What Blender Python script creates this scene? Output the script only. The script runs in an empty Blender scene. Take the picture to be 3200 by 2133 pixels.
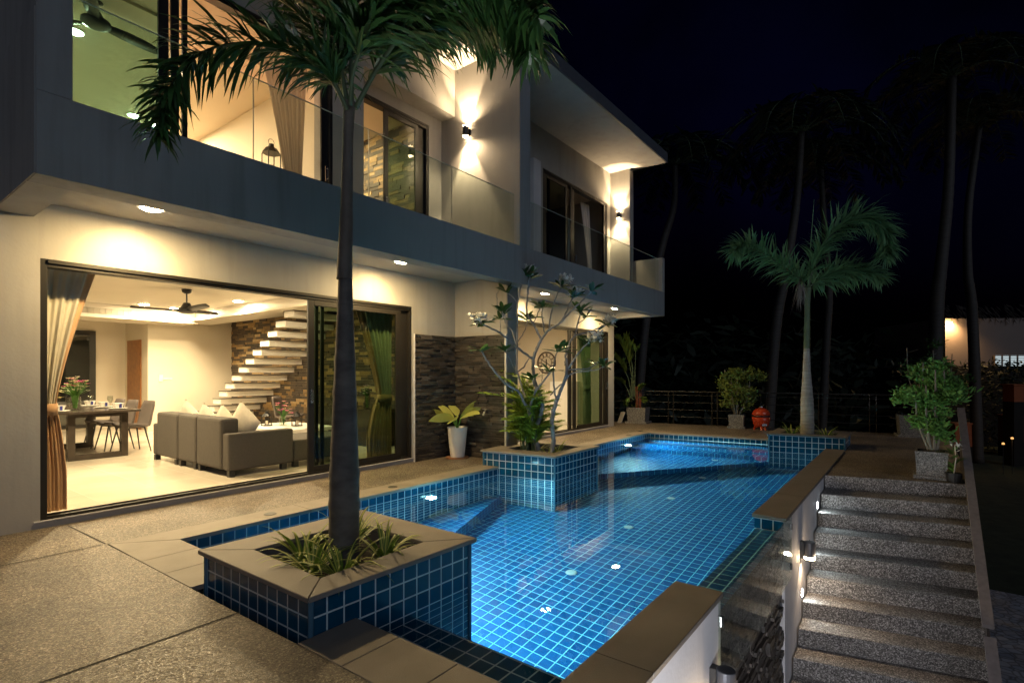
import bpy, math, random
from mathutils import Vector as V, Matrix
from math import sin, cos, pi, radians, sqrt, hypot, atan2
random.seed(7)
S = bpy.context.scene
COL = S.collection
# ------------------------------------------------------------------ measuring helper (photo pixel + distance -> point)
FL, CX, HY, HC = 1660., 1600., 1164., 1.38
TH = atan2(1250, FL)
FW = (cos(TH), sin(TH)); RT = (sin(TH), -cos(TH))
def at(u, v, dep):
    a = (u - CX) / FL
    return V(((FW[0] + a*RT[0])*dep, (FW[1] + a*RT[1])*dep, HC - (v - HY)/FL*dep))
# ------------------------------------------------------------------ object helpers
def tag(o, label=None, cat=None, group=None, kind=None):
    if label: o['label'] = label
    if cat: o['category'] = cat
    if group: o['group'] = group
    if kind: o['kind'] = kind
    return o
def thing(name, label, cat, loc=(0, 0, 0), rz=0, group=None):
    o = bpy.data.objects.new(name, None)
    o.empty_display_size = .1
    COL.objects.link(o); o.location = loc; o.rotation_euler = (0, 0, rz)
    return tag(o, label, cat, group)
def dup(o, loc=None, rz=None, label=None, group=None, parent=None, scale=None):
    c = o.copy(); COL.objects.link(c)
    if parent: c.parent = parent
    for ch in o.children: dup(ch, parent=c)
    if loc is not None: c.location = loc
    if rz is not None: c.rotation_euler = (0, 0, rz)
    if scale is not None: c.scale = (scale,)*3
    if label: c['label'] = label
    if group: c['group'] = group
    return c
class MB:
    def __init__(s): s.v = []; s.f = []; s.uv = {}; s.mi = {}; s.m = 0
    def add(s, pts, faces):
        b = len(s.v); s.v += [tuple(p) for p in pts]
        for f in faces:
            if s.m: s.mi[len(s.f)] = s.m
            s.f.append([b+i for i in f])
    def poly(s, pts): s.add(pts, [list(range(len(pts)))]); return s
    def box(s, x0, y0, z0, x1, y1, z1):
        s.add([(x0,y0,z0),(x1,y0,z0),(x1,y1,z0),(x0,y1,z0),(x0,y0,z1),(x1,y0,z1),(x1,y1,z1),(x0,y1,z1)],
              [(0,3,2,1),(4,5,6,7),(0,1,5,4),(1,2,6,5),(2,3,7,6),(3,0,4,7)]); return s
    def bar(s, a, b, w, h=None, up=(0,0,1)):
        a = V(a); b = V(b); h = h or w; d = (b-a).normalized(); u = V(up)
        if abs(d.dot(u)) > .95: u = V((1, 0, 0))
        sd = d.cross(u).normalized()*w/2; u = sd.cross(d).normalized()*h/2
        s.add([a-sd-u, a+sd-u, a+sd+u, a-sd+u, b-sd-u, b+sd-u, b+sd+u, b-sd+u],
              [(0,1,2,3),(7,6,5,4),(0,4,5,1),(1,5,6,2),(2,6,7,3),(3,7,4,0)]); return s
    def prism(s, pts, z0, z1):
        n = len(pts)
        A = sum(pts[i][0]*pts[(i+1)%n][1]-pts[(i+1)%n][0]*pts[i][1] for i in range(n))
        if A < 0: pts = pts[::-1]
        s.add([(p[0],p[1],z0) for p in pts]+[(p[0],p[1],z1) for p in pts],
              [list(range(n))[::-1], list(range(n,2*n))]+[(i,(i+1)%n,n+(i+1)%n,n+i) for i in range(n)]); return s
    def tube(s, pts, r, n=8, cap=True):
        pts = [V(p) for p in pts]; k = len(pts)
        if not hasattr(r, '__len__'): r = [r]*k
        vs = []; ref = None
        for i in range(k):
            d = (pts[min(i+1,k-1)]-pts[max(i-1,0)]).normalized()
            if ref is None:
                ref = V((1,0,0)) if abs(d.x) < .8 else V((0,1,0))
            a = (ref - d*ref.dot(d)).normalized(); ref = a; b = d.cross(a)
            for j in range(n):
                t = 2*pi*j/n; vs.append(pts[i]+(a*cos(t)+b*sin(t))*r[i])
        fs = [(i*n+j, i*n+(j+1)%n, (i+1)*n+(j+1)%n, (i+1)*n+j) for i in range(k-1) for j in range(n)]
        if cap: fs += [list(range(n))[::-1], [(k-1)*n+j for j in range(n)]]
        s.add(vs, fs); return s
    def lathe(s, prof, n=20, c=(0,0,0), sq=1):
        k = len(prof); vs = []
        for r, z in prof:
            for j in range(n):
                t = 2*pi*j/n; vs.append((c[0]+r*cos(t), c[1]+r*sin(t)*sq, c[2]+z))
        fs = [(i*n+j, i*n+(j+1)%n, (i+1)*n+(j+1)%n, (i+1)*n+j) for i in range(k-1) for j in range(n)]
        if prof[0][0] > 1e-6: fs.append(list(range(n))[::-1])
        if prof[-1][0] > 1e-6: fs.append([(k-1)*n+j for j in range(n)])
        s.add(vs, fs); return s
    def blade(s, p, d, L, w, droop=.5, n=4, roll=0., prof=None):
        """a strap leaf: curved strip that bends downwards along its length"""
        p = V(p); d = V(d).normalized(); pts = []
        prof = prof or (lambda t: (min(1, t*4+.25))*(1-t**2.2)+.02)
        sd = d.cross(V((0,0,1)))
        if sd.length < .05: sd = V((1,0,0))
        sd.normalize(); sd = Matrix.Rotation(roll, 3, d) @ sd
        for i in range(n+1):
            t = i/n; ww = w*.5*prof(t); sdd = (sd - d*sd.dot(d)).normalized()
            pts += [p - sdd*ww, p + sdd*ww]
            p = p + d*(L/n); d = (d + V((0,0,-droop/n*(.4+1.2*t)))).normalized()
        s.add(pts, [(2*i, 2*i+1, 2*i+3, 2*i+2) for i in range(n)]); return p
    def build(s, name, mat, parent=None, smooth=False, bevel=0., solid=0.):
        me = bpy.data.meshes.new(name)
        o = V((0,0,0))
        q = parent
        while q: o += V(q.location); q = q.parent
        me.from_pydata([(a[0]-o.x, a[1]-o.y, a[2]-o.z) for a in s.v], [], s.f)
        uv = me.uv_layers.new(name='UVMap').data
        for p in me.polygons:
            nx, ny, nz = (abs(c) for c in p.normal)
            for li in p.loop_indices:
                c = s.v[me.loops[li].vertex_index]
                uv[li].uv = (c[0], c[1]) if nz >= max(nx, ny) else ((c[1], c[2]) if nx > ny else (c[0], c[2]))
            p.use_smooth = smooth
        for i, m in s.mi.items(): me.polygons[i].material_index = m
        for m in (mat if isinstance(mat, (list, tuple)) else [mat]): me.materials.append(m)
        me.update()
        ob = bpy.data.objects.new(name, me); COL.objects.link(ob)
        if parent: ob.parent = parent
        if bevel:
            b = ob.modifiers.new('bevel', 'BEVEL'); b.width = bevel; b.segments = 2; b.limit_method = 'ANGLE'; b.angle_limit = radians(40)
        if solid:
            b = ob.modifiers.new('solid', 'SOLIDIFY'); b.thickness = solid; b.offset = 0
        return ob
def bx(*a): return MB().box(*a)
# ------------------------------------------------------------------ materials
MATS = {}
class NT:
    def __init__(s, name):
        s.m = bpy.data.materials.new(name); s.m.use_nodes = True; s.t = s.m.node_tree; s.t.nodes.clear()
        s.out = s.n('ShaderNodeOutputMaterial')
    def n(s, typ, **k):
        nd = s.t.nodes.new(typ)
        for a, b in k.items():
            if hasattr(nd, a) and a not in nd.inputs: setattr(nd, a, b)
            else: nd.inputs[a.replace('_', ' ')].default_value = b
        return nd
    def l(s, a, b): s.t.links.new(a, b)
    def ramp(s, fac, stops, interp='LINEAR'):
        r = s.n('ShaderNodeValToRGB'); e = r.color_ramp.elements; r.color_ramp.interpolation = interp
        while len(e) < len(stops): e.new(.5)
        for el, (p, c) in zip(e, stops): el.position = p; el.color = (*c, 1)
        s.l(fac, r.inputs[0]); return r.outputs[0]
    def bump(s, h, st, dist=.01):
        b = s.n('ShaderNodeBump', Strength=st, Distance=dist); s.l(h, b.inputs['Height']); return b.outputs[0]
    def coords(s, kind='UV', scale=None, loc=None):
        t = s.n('ShaderNodeTexCoord'); o = t.outputs[kind]
        if scale is not None:
            m = s.n('ShaderNodeMapping'); s.l(o, m.inputs[0])
            m.inputs['Scale'].default_value = scale if hasattr(scale, '__len__') else (scale,)*3
            if loc: m.inputs['Location'].default_value = loc
            o = m.outputs[0]
        return o
    def bsdf(s, **k):
        b = s.n('ShaderNodeBsdfPrincipled')
        for a, v in k.items():
            i = b.inputs[a.replace('_', ' ')]
            if hasattr(v, 'is_linked'): s.l(v, i)
            else: i.default_value = (*v, 1) if hasattr(v, '__len__') and len(v) == 3 else v
        s.l(b.outputs[0], s.out.inputs[0]); return b
def mat(name, col, rough=.6, metal=0., var=.12, vs=6., bump=0., bs=80., spec=.5, uvm=False, emit=None, isl=0., streak=0.):
    if name in MATS: return MATS[name]
    t = NT(name); co = t.coords('UV' if uvm else 'Object')
    nz = t.n('ShaderNodeTexNoise', Scale=vs, Detail=5.); t.l(co, nz.inputs['Vector'])
    c = tuple(col)
    fac = nz.outputs[0]
    if isl:
        g = t.n('ShaderNodeNewGeometry'); mx = t.n('ShaderNodeMix'); mx.data_type = 'FLOAT'; mx.inputs[0].default_value = .7
        t.l(fac, mx.inputs[2]); t.l(g.outputs['Random Per Island'], mx.inputs[3]); fac = mx.outputs[0]; var = isl
    cc = t.ramp(fac, [(.2, tuple(x*(1-var) for x in c)), (.8, tuple(min(1, x*(1+var)) for x in c))])
    if streak:
        n3 = t.n('ShaderNodeTexNoise', Scale=1., Detail=7., Roughness=.6); t.l(t.coords('Object', (5, 5, .35)), n3.inputs['Vector'])
        n4 = t.n('ShaderNodeTexNoise', Scale=.7, Detail=4.); t.l(co, n4.inputs['Vector'])
        md = t.n('ShaderNodeMath', operation='MULTIPLY_ADD'); t.l(n4.outputs[0], md.inputs[0]); md.inputs[1].default_value = .5; t.l(n3.outputs[0], md.inputs[2])
        mm = t.n('ShaderNodeMix', data_type='RGBA', blend_type='MULTIPLY'); mm.inputs[0].default_value = 1
        t.l(cc, mm.inputs[6]); t.l(t.ramp(md.outputs[0], [(.55, (1-streak,)*3), (.75, (1., 1., 1.)), (.95, (1-.3*streak,)*3)]), mm.inputs[7]); cc = mm.outputs[2]
    k = dict(Base_Color=cc, Roughness=rough, Metallic=metal, Specular_IOR_Level=spec)
    if bump:
        n2 = t.n('ShaderNodeTexNoise', Scale=bs, Detail=4.); t.l(co, n2.inputs['Vector']); k['Normal'] = t.bump(n2.outputs[0], bump)
    if emit: k['Emission_Color'] = emit[0]; k['Emission_Strength'] = emit[1]
    t.bsdf(**k); MATS[name] = t.m; return t.m
def tile_mat(name, size, c1, c2, grout, rough=.1, off=(0, 0), gw=.10):
    t = NT(name); co = t.coords('UV', 1/size, (off[0]/size, off[1]/size, 0))
    b = t.n('ShaderNodeTexBrick', offset=0., squash=1., Scale=1., Mortar_Size=gw*.5, Mortar_Smooth=.15, Bias=0., Brick_Width=1., Row_Height=1.)
    b.offset = 0.; b.offset_frequency = 2; b.squash = 1.
    b.inputs['Color1'].default_value = (*c1, 1); b.inputs['Color2'].default_value = (*c2, 1); b.inputs['Mortar'].default_value = (*grout, 1)
    t.l(co, b.inputs['Vector'])
    nz = t.n('ShaderNodeTexNoise', Scale=.9, Detail=3.); t.l(co, nz.inputs['Vector'])
    mx = t.n('ShaderNodeMix', data_type='RGBA', blend_type='MULTIPLY'); mx.inputs[0].default_value = .35
    t.l(b.outputs[0], mx.inputs[6]); t.l(t.ramp(nz.outputs[0], [(.3, (.6,.6,.6)), (.7, (1.2,1.2,1.2))]), mx.inputs[7])
    r = t.n('ShaderNodeMapRange'); t.l(b.outputs[1], r.inputs[0]); r.inputs[3].default_value = rough; r.inputs[4].default_value = .6
    inv = t.n('ShaderNodeMath', operation='SUBTRACT'); inv.inputs[0].default_value = 1; t.l(b.outputs[1], inv.inputs[1])
    ad = t.n('ShaderNodeMath', operation='MULTIPLY_ADD'); t.l(nz.outputs[0], ad.inputs[0]); ad.inputs[1].default_value = .12; t.l(inv.outputs[0], ad.inputs[2])
    t.bsdf(Base_Color=mx.outputs[2], Roughness=r.outputs[0], Normal=t.bump(ad.outputs[0], .35, .004))
    return t.m
def pebble_mat(name, scale, stops, rough=.65, bump=.6, patch=.25):
    t = NT(name); co = t.coords('UV')
    v = t.n('ShaderNodeTexVoronoi', Scale=scale); t.l(co, v.inputs['Vector'])
    sep = t.n('ShaderNodeSeparateColor'); t.l(v.outputs['Color'], sep.inputs[0])
    c = t.ramp(sep.outputs[0], stops)
    e = t.n('ShaderNodeTexVoronoi', feature='DISTANCE_TO_EDGE', Scale=scale); t.l(co, e.inputs['Vector'])
    g = t.ramp(e.outputs['Distance'], [(0, (.35,.33,.3)), (.12, (1,1,1))])
    m = t.n('ShaderNodeMix', data_type='RGBA', blend_type='MULTIPLY'); m.inputs[0].default_value = 1
    t.l(c, m.inputs[6]); t.l(g, m.inputs[7])
    nz = t.n('ShaderNodeTexNoise', Scale=1.6, Detail=6., Roughness=.65); t.l(co, nz.inputs['Vector'])
    m2 = t.n('ShaderNodeMix', data_type='RGBA', blend_type='MULTIPLY'); m2.inputs[0].default_value = 1
    t.l(m.outputs[2], m2.inputs[6]); t.l(t.ramp(nz.outputs[0], [(.3, (1-patch,)*3), (.7, (1+patch,)*3)]), m2.inputs[7])
    rr = t.n('ShaderNodeMapRange'); t.l(sep.outputs[1], rr.inputs[0]); rr.inputs[3].default_value = rough-.3; rr.inputs[4].default_value = rough+.15
    t.bsdf(Base_Color=m2.outputs[2], Roughness=rr.outputs[0], Normal=t.bump(e.outputs['Distance'], bump, .004))
    return t.m
def island_mat(name, stops, rough=.7, bump=.5, bs=60.):
    t = NT(name); g = t.n('ShaderNodeNewGeometry')
    nz = t.n('ShaderNodeTexNoise', Scale=bs*.3, Detail=5.); t.l(t.coords('Object'), nz.inputs['Vector'])
    mx = t.n('ShaderNodeMath', operation='MULTIPLY_ADD'); t.l(nz.outputs[0], mx.inputs[0]); mx.inputs[1].default_value = .3
    sb = t.n('ShaderNodeMath', operation='SUBTRACT'); t.l(g.outputs['Random Per Island'], sb.inputs[0]); sb.inputs[1].default_value = .15
    t.l(sb.outputs[0], mx.inputs[2])
    n2 = t.n('ShaderNodeTexNoise', Scale=bs, Detail=4.); t.l(t.coords('Object'), n2.inputs['Vector'])
    t.bsdf(Base_Color=t.ramp(mx.outputs[0], stops), Roughness=rough, Normal=t.bump(n2.outputs[0], bump))
    return t.m
def glass_mat(name, tint, refl=1.0):
    t = NT(name)
    tr = t.n('ShaderNodeBsdfTransparent'); tr.inputs[0].default_value = (*tint, 1)
    gl = t.n('ShaderNodeBsdfGlossy'); gl.inputs['Roughness'].default_value = .005
    g = t.n('ShaderNodeNewGeometry'); dp = t.n('ShaderNodeVectorMath', operation='DOT_PRODUCT'); t.l(g.outputs['Normal'], dp.inputs[0]); t.l(g.outputs['Incoming'], dp.inputs[1])
    ab = t.n('ShaderNodeMath', operation='ABSOLUTE'); t.l(dp.outputs['Value'], ab.inputs[0])
    om = t.n('ShaderNodeMath', operation='SUBTRACT'); om.inputs[0].default_value = 1; t.l(ab.outputs[0], om.inputs[1])
    pw = t.n('ShaderNodeMath', operation='POWER'); t.l(om.outputs[0], pw.inputs[0]); pw.inputs[1].default_value = 5
    k = t.n('ShaderNodeMath', operation='MULTIPLY_ADD'); k.inputs[1].default_value = .92; k.inputs[2].default_value = .045*refl; k.use_clamp = True; t.l(pw.outputs[0], k.inputs[0])
    mx = t.n('ShaderNodeMixShader'); t.l(k.outputs[0], mx.inputs[0]); t.l(tr.outputs[0], mx.inputs[1]); t.l(gl.outputs[0], mx.inputs[2])
    t.l(mx.outputs[0], t.out.inputs[0]); return t.m
def emit_mat(name, col, st):
    t = NT(name); e = t.n('ShaderNodeEmission', Strength=st); e.inputs[0].default_value = (*col, 1); t.l(e.outputs[0], t.out.inputs[0]); return t.m
def leaf_mat(name, c1, c2, rough=.42, trans=.25):
    t = NT(name); g = t.n('ShaderNodeNewGeometry')
    c = t.ramp(g.outputs['Random Per Island'], [(0, c1), (1, c2)])
    b = t.n('ShaderNodeBsdfPrincipled', Roughness=rough); t.l(c, b.inputs['Base Color'])
    tl = t.n('ShaderNodeBsdfTranslucent'); t.l(c, tl.inputs[0])
    mx = t.n('ShaderNodeMixShader', Fac=trans); t.l(b.outputs[0], mx.inputs[1]); t.l(tl.outputs[0], mx.inputs[2])
    t.l(mx.outputs[0], t.out.inputs[0]); return t.m
WARM = (1., .74, .40); PEACH = (1., .70, .42); COOLW = (.72, .93, 1.)
WATER = -.117; TS = .105
plaster = mat('grey_plaster', (.35, .335, .31), .8, streak=.12, var=.08, vs=2.5, bump=.12, bs=40)
plaster_dk = mat('slate_paint', (.265, .26, .255), .7, streak=.22, var=.08, vs=1.6, bump=.1, bs=40)
plaster_w = mat('white_paint', (.60, .585, .59), .7, streak=.15, var=.06, vs=2, bump=.12, bs=30)
cream = mat('cream_paint', (.66, .60, .50), .75, var=.04, vs=1.5)
white = mat('white_gloss', (.78, .76, .72), .4, var=.03)
alu = mat('dark_aluminium', (.014, .012, .010), .42, metal=.0, var=.15)
black = mat('black_paint', (.02, .02, .022), .4, var=.1)
steel = mat('steel', (.7, .7, .7), .22, metal=1., var=.05)
tile = tile_mat('pool_tile', TS, (.002, .050, .105), (.004, .075, .15), (.48, .56, .58), off=(0, .117))
tile_in = tile_mat('pool_floor_tile', TS, (.0003, .058, .19), (.0006, .086, .26), (.22, .62, .74), rough=.35, off=(0, .117), gw=.075)
stone_cop = mat('coping_stone', (.225, .195, .162), .62, var=.2, vs=4, bump=.35, bs=160, uvm=True)
wetcop = mat('dark_coping_stone', (.15, .13, .11), .5, var=.2, vs=4, bump=.35, bs=160, uvm=True)
pebble = pebble_mat('pebble_wash', 130, [(0, (.043,.033,.026)), (.35, (.12,.094,.07)), (.75, (.205,.167,.126)), (1, (.42,.365,.29))], bump=.4, patch=.42)
granite = pebble_mat('granite_wash', 105, [(0, (.05,.045,.042)), (.3, (.115,.105,.098)), (.62, (.22,.205,.195)), (1, (.50,.47,.45))], bump=.3, patch=.30)
potstone = pebble_mat('pot_granite', 110, [(0, (.06,.06,.06)), (.5, (.19,.185,.18)), (1, (.42,.41,.40))], patch=.12)
ledge_dk = island_mat('dark_ledgestone', [(0, (.026,.023,.021)), (.6, (.045,.038,.033)), (1, (.085,.072,.062))], .38)
ledge_in = island_mat('gold_ledgestone', [(0, (.04,.034,.03)), (.5, (.08,.062,.048)), (.68, (.17,.115,.06)), (.86, (.30,.19,.075)), (1, (.40,.30,.17))], .6)
soil = mat('soil', (.05, .04, .03), .9, var=.4, vs=30, bump=.8, bs=60)
gpane = glass_mat('green_glass', (.27, .37, .26))
apane = glass_mat('bedroom_green_glass', (.22, .46, .44))
cpane = glass_mat('clear_glass', (.90, .95, .92))
dpane = glass_mat('dark_glass', (.30, .36, .31))
glow_w = emit_mat('warm_lamp', (1., .80, .52), 45)
glow_c = emit_mat('cool_lamp', (.8, .95, 1.), 40)
glow_s = emit_mat('lamp_slot', (1., .72, .42), 22)
def light(kind, name, loc, power, col, parent=None, aim=None, size=.05, spot=110, blend=.5):
    L = bpy.data.lights.new(name, kind); L.energy = power; L.color = col
    if kind == 'SPOT': L.spot_size = radians(spot); L.spot_blend = blend; L.shadow_soft_size = size
    elif kind == 'POINT': L.shadow_soft_size = size
    elif kind == 'AREA': L.size = size if not hasattr(size, '__len__') else size[0]
    if kind == 'AREA' and hasattr(size, '__len__'): L.shape = 'RECTANGLE'; L.size_y = size[1]
    o = bpy.data.objects.new(name, L); COL.objects.link(o)
    loc = V(loc)
    if parent:
        o.parent = parent; q = parent
        while q: loc = loc - V(q.location); q = q.parent
    o.location = loc
    if aim is not None: o.rotation_euler = V(aim).to_track_quat('-Z', 'Y').to_euler()
    return o
def ledger(mb, o, u, n, W, H, rh=(.022, .045), ln=(.12, .42), pr=.022, rnd=random):
    """stacked ledgestone: strips of different length standing proud by different amounts"""
    o = V(o); u = V(u); n = V(n); z = 0.; w = V((0, 0, 1))
    while z < H - .005:
        h = min(rnd.uniform(*rh), H - z); x = -rnd.uniform(0, ln[0])
        while x < W:
            l = rnd.uniform(*ln); a = max(x, 0); b = min(x + l, W); p = rnd.uniform(.004, pr)
            if b - a > .01:
                c = [o + u*a + w*z, o + u*b + w*z, o + u*b + w*(z+h-.002), o + u*a + w*(z+h-.002)]
                tl = rnd.uniform(-.003, .003)
                d = [q + n*(p + (tl if i in (1, 2) else -tl)) for i, q in enumerate(c)]
                mb.add(c + d, [(4,5,6,7), (0,1,5,4), (1,2,6,5), (2,3,7,6), (3,0,4,7)])
            x += l
        z += h
# ================================================================== THE SETTING
def fence_x(y): return 14.10 - .167*(y - 5.29)
g = bx(-90, -90, -3.4, 120, 110, -3.2).build('ground', mat('dark_grass', (.03, .04, .018), .95, var=.5, vs=3, bump=.8, bs=12)); tag(g, kind='structure')
d = MB()
d.prism([(-6, 5.17), (14.12, 5.17), (13.95, 6.17), (-6, 6.17)], -.25, 0)
d.prism([(12.62, 6.17), (13.95, 6.17), (13.4, 9.5), (12.62, 9.5)], -.25, 0)
d.prism([(-6, -.75), (1.0, -.75), (1.0, .93), (1.53, .94), (1.455, 5.172), (-6, 5.17)], -.25, 0)
d.prism([(8.28, .94), (11.0, .94), (12.35, .94), (12.02, 5.17), (14.12, 5.17), (15.09, -.62), (8.645, -.62)], -.25, 0)
tag(d.build('terrace', pebble), kind='structure')
# terrace expansion joints (thin dark grooves filled flush)
j = MB()
for a, b in [((-3.5, 3.12), (1.50, 3.095)), ((-3.5, 5.25), (1.42, 5.19)), ((1.418, 6.10), (1.45, 5.19)), ((12.05, 5.2), (14.1, 5.23)), ((12.2, 2.9), (14.4, 2.95))]:
    a = V((*a, .0025)); b = V((*b, .0025)); n = (b-a).cross(V((0,0,1))).normalized()*.006
    j.poly([a-n, b-n, b+n, a+n])
tag(j.build('terrace_joint', mat('joint_filler', (.02, .018, .015), .9)), kind='structure')
# ------------------------------------------------------------------ swimming pool
pool = thing('swimming_pool', 'blue tiled swimming pool with stone coping and an infinity edge beside the house', 'swimming pool', (6, 3, 0))
ZF, ZB = -1.65, -1.28
fl = MB().poly([(1.3, .9, ZF), (13, .9, ZF), (13, 5.2, ZF), (1.3, 5.2, ZF)])
fl.build('pool_floor', tile_in, pool)
w = MB()
def wallq(a, b, z0, z1): w.poly([(*a, z0), (*b, z0), (*b, z1), (*a, z1)])
wallq((11.72, 4.85), (1.86, 4.85), ZF, -.03)
wallq((12.06, 2.17), (11.72, 4.85), ZF, -.03)
wallq((1.86, 5.0), (1.86, 1.1), ZF, -.03)
wallq((1.86, 1.215), (3.43, 1.215), ZF, -.012)
wallq((5.50, 1.215), (11.1, 1.215), ZF, -.012)
wallq((3.43, 1.2), (5.50, 1.2), ZF, -.14)
wallq((3.43, 1.215), (3.43, .96), -.16, -.012)
wallq((5.50, .96), (5.50, 1.215), -.16, -.012)
MB().poly([(3.43, .965, -.1155), (5.5, .965, -.1155), (5.5, 1.2, -.1155), (3.43, 1.2, -.1155)]).build('weir_ledge', tile_in, pool)  # bluer floor tile puts the pool's blue light into the ledge colour
w.build('pool_wall', tile, pool)
b = MB()
b.prism([(1.87, 4.84), (1.87, 3.72), (2.8, 3.66), (6.27, 4.84)], ZF+.003, ZB)
b.build('pool_bench', tile_in, pool)
b = MB(); b.prism([(7.42, 4.84), (11.0, 2.17), (12.04, 2.18), (11.71, 4.84)], ZF+.003, ZB); b.build('pool_bench', tile_in, pool)
for k in range(3):
    o = .36*(k+1)-.06
    b = MB(); b.prism([(11.708-o, 4.838), (12.045-o if o < .9 else 11.03, 2.19), (12.045, 2.19), (11.708, 4.838)], ZB+.002*k, -.32-.32*k+.1)
    b.build('pool_step', tile_in, pool)
b = MB(); b.prism([(1.862, 1.22), (2.32, 1.22), (2.32, 2.495), (1.862, 2.495)], ZF+.003, -.24); b.build('pool_step', tile, pool)
# coping slabs round the rim
def slab(pts, z0=-.032, z1=.004): MB().prism(pts, z0, z1).build('coping_slab', stone_cop, pool, bevel=.004)
n = 8
for i in range(n):
    a = 1.83+(11.69-1.83)*i/n; c = 1.83+(11.69-1.83)*(i+1)/n - .004
    if i == 0: slab([(1.457, 5.172), (c, 5.172), (c, 4.845), (1.86, 4.845)])
    else: slab([(a, 5.172), (c, 5.172), (c, 4.845), (a, 4.845)])
for i in range(4):
    f = lambda t: (11.69+(12.03-11.69)*t, 4.845+(2.2-4.845)*t)
    a = f(i/4); c = f((i+1)/4-.002); slab([a, c, (c[0]+.31, c[1]+.02), (a[0]+.32, a[1]+(.327 if i == 0 else .02))])
for y0, y1 in [(3.70, 4.1), (4.1, 4.5), (4.5, 4.84)]: slab([(1.532-.0177*(y0-.94), y0), (1.86, y0), (1.86, y1-.004), (1.532-.0177*(y1-.94), y1-.004 if y1 < 4.8 else 5.167)])
for y0, y1 in [(1.245, 1.72), (1.72, 2.14), (2.14, 2.505)]: slab([(1.532-.0177*(y0-.94), y0), (1.86, y0), (1.86, y1-.004), (1.532-.0177*(y1-.94), y1-.004)])
rk = MB(); rk.prism([(1.4, 4.86), (12.2, 4.86), (12.2, 5.1), (1.4, 5.1)], -.24, -.034); rk.build('coping_bed', plaster, pool)
for x, y in [(3.1, 2.76), (4.75, 2.81), (6.25, 2.86), (7.75, 2.87), (9.3, 2.89)]:
    dr = MB().lathe([(0, .012), (.035, .012), (.055, .008), (.062, 0)], 20, (x, y, ZF+.004)); dr.build('drain_cover', mat('drain_plastic', (.45, .50, .50), .5), pool)
for x, y in [(10.6, 3.05), (9.75, 4.25)]:
    dr = MB().lathe([(0, .012), (.035, .012), (.055, .008), (.062, 0)], 20, (x, y, ZB+.004)); dr.build('drain_cover', mat('drain_plastic', (.45, .50, .50), .5), pool)
for x, y in [(2.72, 5.0), (4.25, 5.0), (10.9, 4.99)]:
    MB().lathe([(0, .006), (.05, .006), (.06, .0)], 18, (x, y, .0045)).build('skimmer_lid', alu, pool)
# water sheet
wm = NT('pool_water')
bs = wm.bsdf(Base_Color=(1., 1., 1.), Roughness=0., IOR=1.333, Transmission_Weight=1.)
nzw = wm.n('ShaderNodeTexNoise', Scale=1.4, Detail=2.); wm.l(wm.coords('Object'), nzw.inputs['Vector'])
wm.l(wm.bump(nzw.outputs[0], .06, .02), bs.inputs['Normal'])
wt = MB().poly([(1.84, .98, WATER), (12.1, .98, WATER), (11.75, 4.86, WATER), (1.84, 4.86, WATER)])
tag(wt.build('pool_water', wm.m), kind='structure')
POOLC = (.40, .92, 1.)
def pool_light(label, loc, nrm, pw):
    t = thing('pool_light', label, 'pool light', loc, 0, 'underwater pool lights')
    n = V(nrm); u = n.cross(V((0,0,1))).normalized()
    def disc(r, off, mt, name):
        c = V(loc)+n*off; m = MB(); k = 18
        ring = [c+(u*cos(2*pi*i/k)+V((0,0,1))*sin(2*pi*i/k))*r for i in range(k)]
        back = [p-n*off*.98 for p in ring]
        m.add(ring+back, [list(range(k))]+[(i, k+i, k+(i+1)%k, (i+1)%k) for i in range(k)]); m.build(name, mt, t)
    disc(.085, .02, white, 'rim'); MB().lathe([(.075*cos(a*pi/12), .055*sin(a*pi/12)) for a in range(7)], 20).build('lens', glow_c, t, smooth=True); t.children[-1].rotation_euler = n.to_track_quat('Z', 'Y').to_euler(); t.children[-1].location = n*.018
    light('SPOT', 'bulb', V(loc)+n*.06, pw, POOLC, t, n+V((0,0,-.22)), .06, 172, .6)
pool_light('underwater light on the house side wall nearer the big palm', (4.69, 4.85, -.36), (0, -1, 0), 200)
pool_light('underwater light on the house side wall beyond the frangipani planter', (10.45, 4.85, -.34), (0, -1, 0), 270)
pool_light('assumed underwater light on the planter under the big palm', (2.795, 3.15, -.55), (1, 0, 0), 122)  # assumed lamp with no visible fixture, added to light the near pool floor
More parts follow.
